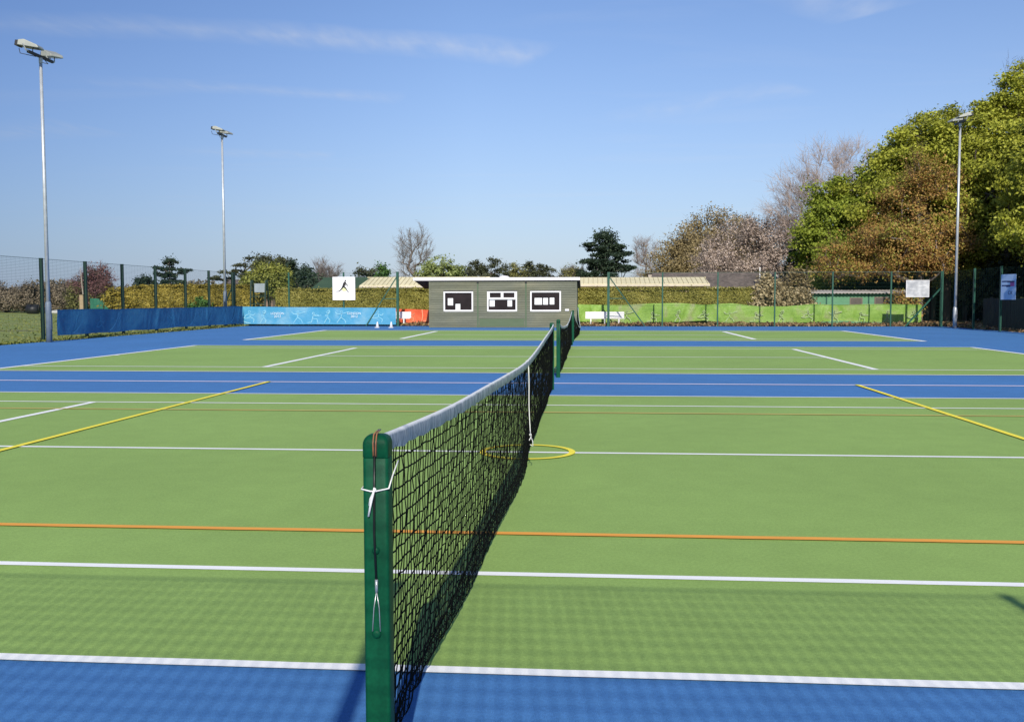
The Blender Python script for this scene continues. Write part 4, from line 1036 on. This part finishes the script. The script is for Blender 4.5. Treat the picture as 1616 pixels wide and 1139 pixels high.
leafy_tree('green_tree', 'light green fluffy tree just right of the tall bare tree', 'tree', (-14.3, 94, 0), [(0,0,3.8,2.3,2,2.0), (-1.2,0,3.1,1.7,1.6,1.8), (1.4,0,3.4,1.5,1.5,1.6)], G_light, M_bark, 130, 8500, .45, .14, 47, None, .6, .16, vflat=.7)
bare_tree('bare_tree', 'tall bare tree with two stems, left of the light green tree', (-19.9, 110, 0), [(-1.0,0,7.2,1.2,1.3,2.6), (.9,0,7.2,1.3,1.3,2.5), (-.6,0,4.2,1.7,1.4,1.7)], surf('grey_bark', (.20, .165, .14), (.14, .12, .105), scale=2, rough=.95), 170, 6, 48, tr=.34, ln=1.0, r=.013)
leafy_tree('conifer_tree', 'small triangular green conifer left of the tall bare tree', 'tree', (-19.9, 92, 0), [(0,0,4.5,.35,.35,.8), (0,0,3.7,.8,.7,.8), (0,0,2.8,1.3,1.0,.9)], G_ivy, M_bark, 50, 3200, .3, .13, 49, None, .85, .1)
leafy_tree('conifer_bush', 'low dark brown bush behind the square sign', 'tree', (-22.4, 98, 0), [(0,0,3.4,2.0,1.5,1.5)], G_cedar, M_bark, 50, 3200, .4, .14, 50, None, .6, .1)
bare_tree('bare_tree', 'round grey bare tree left of the square sign', (-27.8, 100, 0), [(0,0,4.0,1.6,1.5,1.6), (-.2,0,3.2,1.9,1.5,1.4)], M_barkpale, 150, 9, 51, tr=.16, ln=.9, r=.014)
leafy_tree('conifer_tree', 'dark green conifer with a leaning tip, beside the yellow-green tree', 'tree', (-26.6, 88, 0), [(.2,0,2.6,2.2,1.6,1.3), (-.3,0,3.6,1.5,1.2,1.0), (-.9,0,4.6,.6,.6,.7)], G_pine, M_bark, 90, 6000, .4, .14, 52, None, .7, .15)
leafy_tree('yellow_green_tree', 'rounded yellow-green tree in front of the dark cedar', 'tree', (-28.7, 84, 0), [(0,0,3.2,2.2,1.8,1.5), (1.0,0,3.5,1.5,1.3,1.1), (-1.4,0,2.6,1.4,1.3,1.2)], G_willow, M_bark, 110, 8000, .4, .13, 53, None, .6, .15)
leafy_tree('cedar_tree', 'dark brown-green evergreen, tallest in the clump behind the left floodlight', 'tree', (-32.2, 96, 0), [(0,0,4.6,2.3,2,1.5), (1.0,0,4.2,2.0,1.8,1.6), (-.6,0,3.0,2.2,1.8,1.4)], G_cedar, M_bark, 140, 9500, .4, .14, 54, None, .7, .2, flat=.3)
leafy_tree('cedar_tree', 'flat-topped cedar with spreading tiers right behind the second floodlight mast', 'tree', (-36.3, 99, 0), [(1.2,0,5.8,1.4,1.3,.28), (.2,0,5.1,1.3,1.4,.22), (-1.3,0,4.4,2.0,1.5,.25), (-2.6,0,3.7,1.6,1.3,.22), (.6,0,4.0,1.8,1.5,.3), (.4,0,2.9,2.2,1.6,.4)], G_cedar, M_bark, 90, 5400, .35, .13, 55, None, .9, .2, flat=.5, vflat=.3)
leafy_tree('pine_tree', 'lone pine with a tufted crown left of the second floodlight mast', 'tree', (-49.5, 110, 0), [(.1,0,5.9,1.1,1,.4), (-.6,0,5.2,1.2,1.1,.35), (1.2,0,4.9,1.1,1,.3), (-.3,0,4.4,1.5,1.3,.35), (.2,0,3.4,1.5,1.4,.7)], G_pine, M_barkpale, 70, 5200, .38, .15, 56, None, .9, .18, flat=.4, vflat=.4)
leafy_tree('pine_tree', 'small dark pine left of the lone tufted pine', 'tree', (-53.6, 112, 0), [(0,0,3.3,1.4,1.2,.9)], G_pine, M_bark, 30, 2400, .4, .15, 57, None, .7, .12)
leafy_tree('red_leaved_tree', 'dark red-leaved tree behind the second fence post on the left', 'tree', (-39.5, 73, 0), [(.2,0,3.4,1.2,1.1,.95), (-.7,0,2.5,1.4,1.2,1.0), (.9,0,2.7,1.0,1.0,.8)], G_red, M_barkred, 80, 3200, .40, .09, 58, None, .7, .1, twigs=7)
t = empty('birch_stem', (-38.9, 70, 0)); tag(t, 'thin pale bare stem in front of the dark red tree', 'tree')
MB().tube([(0, 0, -.03), (.03, 0, 1.5), (-.06, 0, 2.6), (-.16, 0, 4.0)], [.075, .06, .045, .015], 7).build('trunk', surf('pale_stem', (.35, .30, .25), (.28, .24, .2), scale=3), t, True)
for i, (x, y, w_, h, g, lab) in enumerate((
    (-66, 104, 4.5, 3.6, G_scrub, 'brown leafless scrub at the far left edge of the field'), (-60, 102, 4.0, 3.9, G_scrub, 'brown scrub behind the near left floodlight mast'),
    (-54.0, 100, 2.6, 4.2, G_scrubg, 'olive green scrub just right of the near left mast'), (-49.5, 101, 3.2, 3.0, G_scrub, 'brown scrub behind the red-leaved tree'),
    (-44.5, 98, 3.6, 2.6, G_scrub, 'low brown scrub left of the golden hedge'))):
    leafy_tree('scrub_thicket', lab, 'bush', (x, y, 0), [(0,0,h*.45,w_,2.4,h*.45), (-w_*.4,0,h*.38,w_*.7,2,h*.40), (w_*.45,0,h*.36,w_*.6,2,h*.36)], g, M_bark, 170, 15000, .5, .12, 70+i, 'scrub along the far left of the field', .5, .1, minz=.1, twigs=4)
leafy_tree('pine_tree', 'dark narrow evergreen peeping above the scrub beside the near left mast', 'tree', (-56.5, 106, 0), [(0,0,3.6,1.0,1,1.4)], G_pine, M_bark, 30, 2200, .4, .16, 77, None, .6, .1)

# hedges
def hedge(name, label, x0, x1, y, dep, h, mat, n, seed, lsize=.10, hfn=None):
    rg = np.random.RandomState(seed); t = empty(name, ((x0+x1)/2, y+dep/2, 0)); tag(t, label, 'hedge')
    xm, ym = (x0+x1)/2, y+dep/2
    core = MB(); m = int((x1-x0)/.5)
    V = []; 
    for i in range(m+1):
        x = x0+.12+(x1-x0-.24)*i/m-xm; hh = h*(hfn((x+xm)) if hfn else 1)-.12+rg.randn()*.02
        V += [(x, -dep/2+.32, 0), (x, -dep/2+.30, hh*.6), (x, -dep/2+.36, hh), (x, dep/2-.12, hh), (x, dep/2-.12, 0)]
    F = [(i*5+k, (i+1)*5+k, (i+1)*5+k+1, i*5+k+1) for i in range(m) for k in range(4)]
    core.add(V, F); core.build('branches', surf('hedge_core', (.03, .025, .008), (.05, .04, .012), scale=6, rough=.95), t)
    X = rg.uniform(x0, x1, n); sel = rg.rand(n); Zm = np.array([h*(hfn(v_) if hfn else 1) for v_ in X])
    bulge = .05*np.sin(X*2.1+seed)+.05*np.sin(X*5.3)+.03*np.sin(X*11)
    Z_ = np.where(sel < .72, rg.rand(n)*Zm, Zm+rg.randn(n)*.03+bulge*.5)
    Yv = np.where(sel < .72, y+.05+np.abs(rg.randn(n))*.09+.05*np.sin(Z_*5+X*3)+bulge*.7, y+rg.rand(n)*dep)
    k = int(n*.06); idx = rg.permutation(n)[:k]; Z_[idx] = Zm[idx]+np.abs(rg.randn(k))*.07; 
    e = rg.permutation(n)[:int(n*.04)]; X[e[:len(e)//2]] = x0+rg.randn(len(e)//2)*.06; X[e[len(e)//2:]] = x1+rg.randn(len(e)-len(e)//2)*.06; Yv[e] = y+rg.rand(len(e))*dep; Z_[e] = rg.rand(len(e))*Zm[e]
    C = np.stack([X-xm, Yv-ym, np.maximum(Z_, .03)], 1)
    od = np.zeros_like(C); od[:, 1] = -1.; od[Z_ > Zm-.04, 2] = 1.; od[Z_ > Zm-.04, 1] = -.3
    V, F = orthoquads(C, lsize, rg, .0, 1.4, od); raw_mesh('foliage', V, F, mat, t)
hedge('golden_hedge', 'long clipped golden hedge behind the left side fence, above the creased blue banner', -27.4, -18.9, 52.5, 1.4, 2.2, G_gold, 42000, 1, .085, lambda x: 1-.25*max(0, (-25.8-x)/1.6)**2)
hedge('clipped_hedge', 'long clipped olive-gold hedge behind the back fence, running behind the hut', -17.7, 9.8, 52.6, 1.5, 1.98, G_goldb, 150000, 2, .064, lambda x: 1+.004*math.sin(x))
leafy_tree('ivy_bush', 'fresh green bush growing in front of the golden hedge', 'bush', (-22.3, 52.3, 0), [(0,0,.75,.75,.35,.75), (-.4,0,.5,.5,.3,.5)], G_ivy, M_bark, 40, 3200, .2, .10, 80, None, .4, .03, minz=.05)
leafy_tree('golden_bush', 'bright yellow rounded bush at the left end of the golden hedge', 'bush', (-27.7, 53.0, 0), [(0,0,1.45,.75,.6,.6), (.6,0,1.3,.8,.6,.7)], G_gold, M_bark, 40, 3600, .25, .11, 81, None, .5, .05)
leafy_tree('variegated_shrub', 'cream-leaved loose shrub at the right end of the clipped hedge', 'bush', (10.7, 52.9, 0), [(0,0,1.2,1.2,.6,1.1), (.1,0,2.1,.45,.4,.7), (1.5,0,1.2,1.2,.6,.9), (-.4,0,2.4,.2,.2,.35)], G_cream, M_bark, 110, 6500, .28, .11, 82, None, .5, .04, minz=.1)
leafy_tree('budding_shrub', 'brown and green budding shrub left of the low green shed', 'bush', (12.7, 55.3, 0), [(0,0,1.6,1.3,1,1.6), (-1.4,0,1.5,1.2,.9,1.5)], G_dome, M_bark, 110, 6500, .3, .10, 83, None, .5, .05, minz=.1, twigs=5)
leafy_tree('copper_shrub', 'reddish shrub partly hiding the right end of the low green shed', 'bush', (18.7, 53.8, 0), [(0,0,1.1,.9,.6,.7)], G_copper, M_bark, 50, 2800, .3, .10, 84, None, .5, .05, minz=.1, twigs=4)

# ground litter and low growth: nobody could count it
rg = np.random.RandomState(77)
n = 16000
X = rg.uniform(-18.2, 21, n); Y = 49.0+rg.rand(n)**1.3*2.6
C = np.stack([X, Y, .02+np.abs(rg.randn(n))*.07*(.5+.5*np.sin(X*2.3)**2)], 1)
V, F = orthoquads(C, .10, rg, .3)
G_litter = leafmat('dry_litter', [(0.060, 0.033, 0.018), (0.180, 0.105, 0.053), (0.390, 0.255, 0.135), (0.105, 0.150, 0.045)], 1.2, .1)
tag(raw_mesh('leaf_litter', V, F, G_litter), kind='stuff', label='dry leaves and low weeds along the foot of the back fences', cat='leaf litter')
n = 9000
Y = rg.uniform(30, 60, n); X = 19.1+rg.rand(n)*6
V, F = orthoquads(np.stack([X, Y, .0+np.abs(rg.randn(n))*.03], 1), .11, rg, .5)
tag(raw_mesh('leaf_litter', V, F, G_litter), kind='stuff', label='brown fallen leaves under the trees beside the right side fence', cat='leaf litter')
n = 5000
r_ = rg.rand(n); X = -19.0 - r_**1.7*45; Y = 22+rg.rand(n)*60
V, F = orthoquads(np.stack([X, Y, -.03+.02+rg.rand(n)*.03], 1), .07, rg, .0, 2.5)
G_blade = leafmat('grass_blade', [(0.18, 0.22, 0.05), (0.23, 0.25, 0.065), (0.28, 0.28, 0.1)], .3, .3)
tag(raw_mesh('grass', V, F, G_blade), kind='stuff', label='rough grass tufts on the field left of the side fence', cat='grass')
# rough unmown edge along the court
n = 7000
Y = rg.uniform(12, 48.6, n); X = XL-.02-np.abs(rg.randn(n))*.10
V, F = orthoquads(np.stack([X, Y, np.abs(rg.randn(n))*.03], 1), .06, rg, .0, 2.2)
tag(raw_mesh('grass', V, F, G_blade), kind='stuff', label='ragged grass edge against the left side of the blue court surface', cat='grass')
# belt of low trees behind the buildings
rg = np.random.RandomState(9)
n = 52000
X = rg.uniform(-75, 34, n); hh = 3.1+.5*np.sin(X*.31)+.4*np.sin(X*.83+1)+.25*np.sin(X*2.1)
C = np.stack([X, 128+rg.randn(n)*3, rg.rand(n)**.75*hh+np.abs(rg.randn(n))*.12], 1)
V, F = orthoquads(C, .26, rg, .1)
G_belt = leafmat('winter_tree_belt', [(.09, .075, .05), (.15, .13, .08), (.21, .18, .11)], .25, .2)
tag(raw_mesh('tree_belt', V, F, G_belt), kind='stuff', label='brown-green belt of low trees behind the buildings and the hedge', cat='woodland')
# distant woodland on the horizon
rg = np.random.RandomState(5)
n = 36000
X = rg.uniform(-190, 90, n); hh = 2.6+1.0*np.sin(X*.07)+.8*np.sin(X*.19+1)+.5*np.sin(X*.53)+.3*np.sin(X*1.3)
C = np.stack([X, 190+rg.randn(n)*6, rg.rand(n)**.8*hh], 1)
V, F = orthoquads(C, .55, rg, .2)
G_far = leafmat('hazy_far_foliage', [(.10, .095, .085), (.135, .13, .115), (.17, .155, .13)], .1, .2)
tag(raw_mesh('distant_woodland', V, F, G_far), kind='stuff', label='hazy grey-brown woodland along the horizon', cat='woodland')

# ------------------------------------------------------------------ buildings behind the hedge
def long_shed(name, label, x0, x1, y, dep, eave, ridge, wallm, roofm, hipx=.0, ribs=True, brow=None):
    t = empty(name, ((x0+x1)/2, y, 0)); tag(t, label, 'building'); hw = (x1-x0)/2
    w_ = MB(); w_.prism([(0, 0), (0, eave), (dep/2, ridge-.08), (dep, eave), (dep, 0)], 'x', -hw+.15, hw-.15); w_.build('wall', wallm, t)
    r_ = MB(); V = []; F = []
    for sgn, (ya, za, yb, zb) in enumerate(((-.35, eave-.05, dep/2, ridge), (dep/2, ridge+.001, dep+.35, eave-.05))):
        V = [(-hw, ya, za), (hw, ya, za), (hw-hipx, yb, zb), (-hw+hipx, yb, zb), (-hw, ya, za+.05), (hw, ya, za+.05), (hw-hipx, yb, zb+.05), (-hw+hipx, yb, zb+.05)]
        r_.add(V, [(0,3,2,1), (4,5,6,7), (0,1,5,4), (1,2,6,5), (2,3,7,6), (3,0,4,7)])
    ro = r_.build('roof', roofm, t)
    if ribs:
        k = MB(); m = int((x1-x0)/.33)
        for i in range(m+1):
            x = -hw+hipx+(x1-x0-2*hipx)*i/m; sx = x + (hipx*(1 if x > 0 else -1) if False else 0)
            k.beam((sx, -.34, eave+.015), (sx, dep/2, ridge+.07), .035, .03)
        k.build('roof_ribs', surf('roof_rib', (.48, .43, .27), (.42, .37, .24), scale=2), ro)
    g = MB(); g.box(-hw, hw, -.42, -.352, eave-.16, eave-.03); g.build('gutter', surf('cream_gutter', (.60, .52, .42), rough=.6), ro)
    return t
M_w2 = surf('pinkish_render', (.62, .45, .32), (.54, .39, .29), scale=1.5, rough=.9)
ls = long_shed('long_low_building', 'low building with cream ribbed roof behind the hedge right of the hut', -2.5, 8.75, 64, 4.2, 2.47, 2.93, M_w2, M_roofcream, .12)
ls2 = long_shed('long_low_building', 'low building with cream ribbed roof and a strip of windows left of the hut', -15.4, -6.5, 64, 4.2, 2.42, 3.0, M_brick, M_roofcream, .3)
k = MB()
hwl = 4.45
for i in range(7):
    fr = MB(); x = -hwl+1.6+i*.95
    fr.box(x-.45, x+.45, -.05, 0.0, 2.02, 2.30); fo = fr.build('window', M_frame, ls2)
    MB().box(x-.34, x+.34, -.056, -.051, 2.08, 2.24).build('pane', surf('grey_pane', (.12, .14, .17), (.3, .3, .3), scale=1, rough=.3), fo)
gb = long_shed('green_roofed_building', 'low building with a dark green roof behind the square sign', -23.6, -18.6, 80, 5, 2.28, 3.36, M_soffit, M_roofgreen, .5, False)
bb = long_shed('brown_roofed_building', 'low brown tiled building behind the cream roof, right of the hut', 5.0, 15.2, 71, 5, 2.35, 3.42, M_render, M_roofbrown, .5, False)
pb = long_shed('far_building', 'distant brown-roofed building seen over the golden hedge, left of the second mast', -47, -36.5, 118, 6, 3.0, 4.0, surf('dull_brick', (.22, .15, .11), (.18, .13, .1), scale=2), M_roofbrown, .4, False)
wbld = long_shed('white_building', 'white building glimpsed through the trees at the right edge', 33.0, 42, 76, 6, 3.0, 4.2, surf('white_render', (.75, .74, .70), rough=.8), M_roofbrown, .3, False)
br_ = long_shed('brick_bungalow', 'orange brick building glimpsed under the trees behind the corner', 24.0, 32, 74, 6, 2.2, 3.2, surf('orange_brick', (.5, .22, .10), (.42, .19, .09), scale=4), M_roofbrown, .3, False)
t = empty('flag_pole', (13.14, 70, 0)); tag(t, 'thin white pole standing behind the cream shrub', 'pole')
MB().tube([(0, 0, -.03), (0, 0, 3.68)], .05, 8).build('pole', M_frame, t); MB().sphere((0, 0, 3.70), .07).build('finial', M_frame, t)
# low green shed
t = empty('green_shed', (16.5, 54.7, 0)); tag(t, 'low green shed with corrugated roof edge behind the green banner', 'shed')
MB().box(-2.9, 2.9, 0, 2.4, 0, 1.74).build('wall', surf('mid_green_paint', (.09, .24, .13), (.12, .28, .16), scale=2, rough=.7), t)
k = MB(); V = []; m = 60
for i in range(m+1):
    x = -3.05+6.1*i/m; z = .022*math.cos(i*math.pi)
    V += [(x, -.35, 1.80+z), (x, 2.6, 1.97+z), (x, -.35, 1.76+z)]
k.add(V, [(i*3, (i+1)*3, (i+1)*3+1, i*3+1) for i in range(m)] + [(i*3+2, (i+1)*3+2, (i+1)*3, i*3) for i in range(m)]); k.build('corrugated_roof', surf('grey_asbestos', (.50, .46, .42), (.40, .37, .34), scale=1, rough=.9), t)
for (x0, x1, z0, z1) in ((-.78, -.05, .95, 1.52), (.62, 1.45, .95, 1.55)):
    fr = MB(); fr.box(x0, x1, -.03, -.001, z0, z1); fo = fr.build('window', surf('brown_shutter', (.20, .15, .12), (.15, .12, .10), scale=3), t)
    MB().box(x0+.06, x1-.06, -.034, -.031, z0+.06, z1-.06).build('pane', surf('dusty_pane', (.12, .10, .09), rough=.3), fo)
k = MB()
for x in (-2.1, .3, 2.35): k.box(x-.04, x+.04, -.02, -.001, 0, 1.74)
k.build('cover_strips', M_fence, t)
# wooden boarded fence beyond the right side fence
t = empty('boarded_fence', (0, 0, 0)); tag(t, 'dark weathered close-boarded fence in shade behind the right side fence', 'fence')
M_board = surf('weathered_board', (.075, .06, .045), (.05, .042, .033), scale=3, rough=.9, stretch=(1, 1, .3))
rgp = random.Random(3)
k = MB(); y = 30.0; cnt_ = 0
while y < 47.6:
    k.box(20.5+rgp.uniform(-.006, .006), 20.525+rgp.uniform(0, .006), y, y+.118, -.02, 1.46+rgp.uniform(-.012, .012)); y += .125
k.build('boards', M_board, t)
for y in np.arange(30, 48, 2.4): MB().box(20.54, 20.64, y, y+.1, -.02, 1.52).build('post', M_board, t)
# items on the field at left
t = empty('wooden_post', (-33.6, 60, 0)); tag(t, 'pale square timber post on the field behind the second fence post', 'post')
MB().box(-.13, .13, -.13, .13, -.03, 1.78).build('shaft', surf('pale_timber', (.38, .28, .17), (.32, .24, .15), scale=4), t); MB().box(-.15, .15, -.15, .15, 1.78, 1.82).build('cap', M_board, t)
t = empty('windbreak_screen', (-33.1, 62, 0)); tag(t, 'green mesh windbreak screen left of the golden hedge', 'screen')
V = []; m = 20
for i in range(m+1):
    for j in range(5): V.append((-1.0+2.4*i/m, .04*math.sin(i*.9)*math.sin(j), .0+1.52*j/4+.02*math.sin(i*.7)))
MB().add(V, [(i*5+j, (i+1)*5+j, (i+1)*5+j+1, i*5+j+1) for i in range(m) for j in range(4)]).build('sheet', surf('green_netting', (.025, .15, .09), (.02, .11, .07), scale=4, rough=.8), t, True)
for x in (-1.0, .2, 1.4): MB().box(x-.03, x+.03, .05, .11, -.03, 1.6).build('stake', M_fencedk, t)
t = empty('pitch_roller', (-57.2, 94.2, 0)); tag(t, 'dark heavy pitch roller standing on the far left grass', 'roller')
k = MB(); k.tube([(-.75, 0, .45), (.35, 0, .45)], .47, 18); k.build('drum', M_dark, t, True)
k = MB(); k.beam((-.85, 0, .45), (-.85, 0, .95), .08); k.beam((.45, 0, .45), (.45, 0, .95), .08); k.beam((-.85, 0, .95), (.45, 0, .95), .08); k.beam((-.2, 0, .95), (-.2, -.9, 1.05), .07); k.build('frame', M_dark, t)
t = empty('covered_bale', (-54.9, 94.4, 0)); tag(t, 'low pale bundle beside the pitch roller on the grass', 'bundle')
k = MB(); k.sphere((0, 0, .16), .55, (1.3, .6, .42), 14, 8); k.build('cover', surf('pale_sheet', (.5, .5, .46), (.42, .42, .4), scale=3), t, True); MB().tube([(-.5, -.2, .22), (0, -.3, .3), (.5, -.2, .22)], .02, 5).build('rope', M_dark, t)
strip('worn_path', [(-60, -25.5, 40.6, 41.5)], surf('worn_turf', (.20, .18, .09), (.15, .15, .06), scale=.8, rough=.95), -.024)
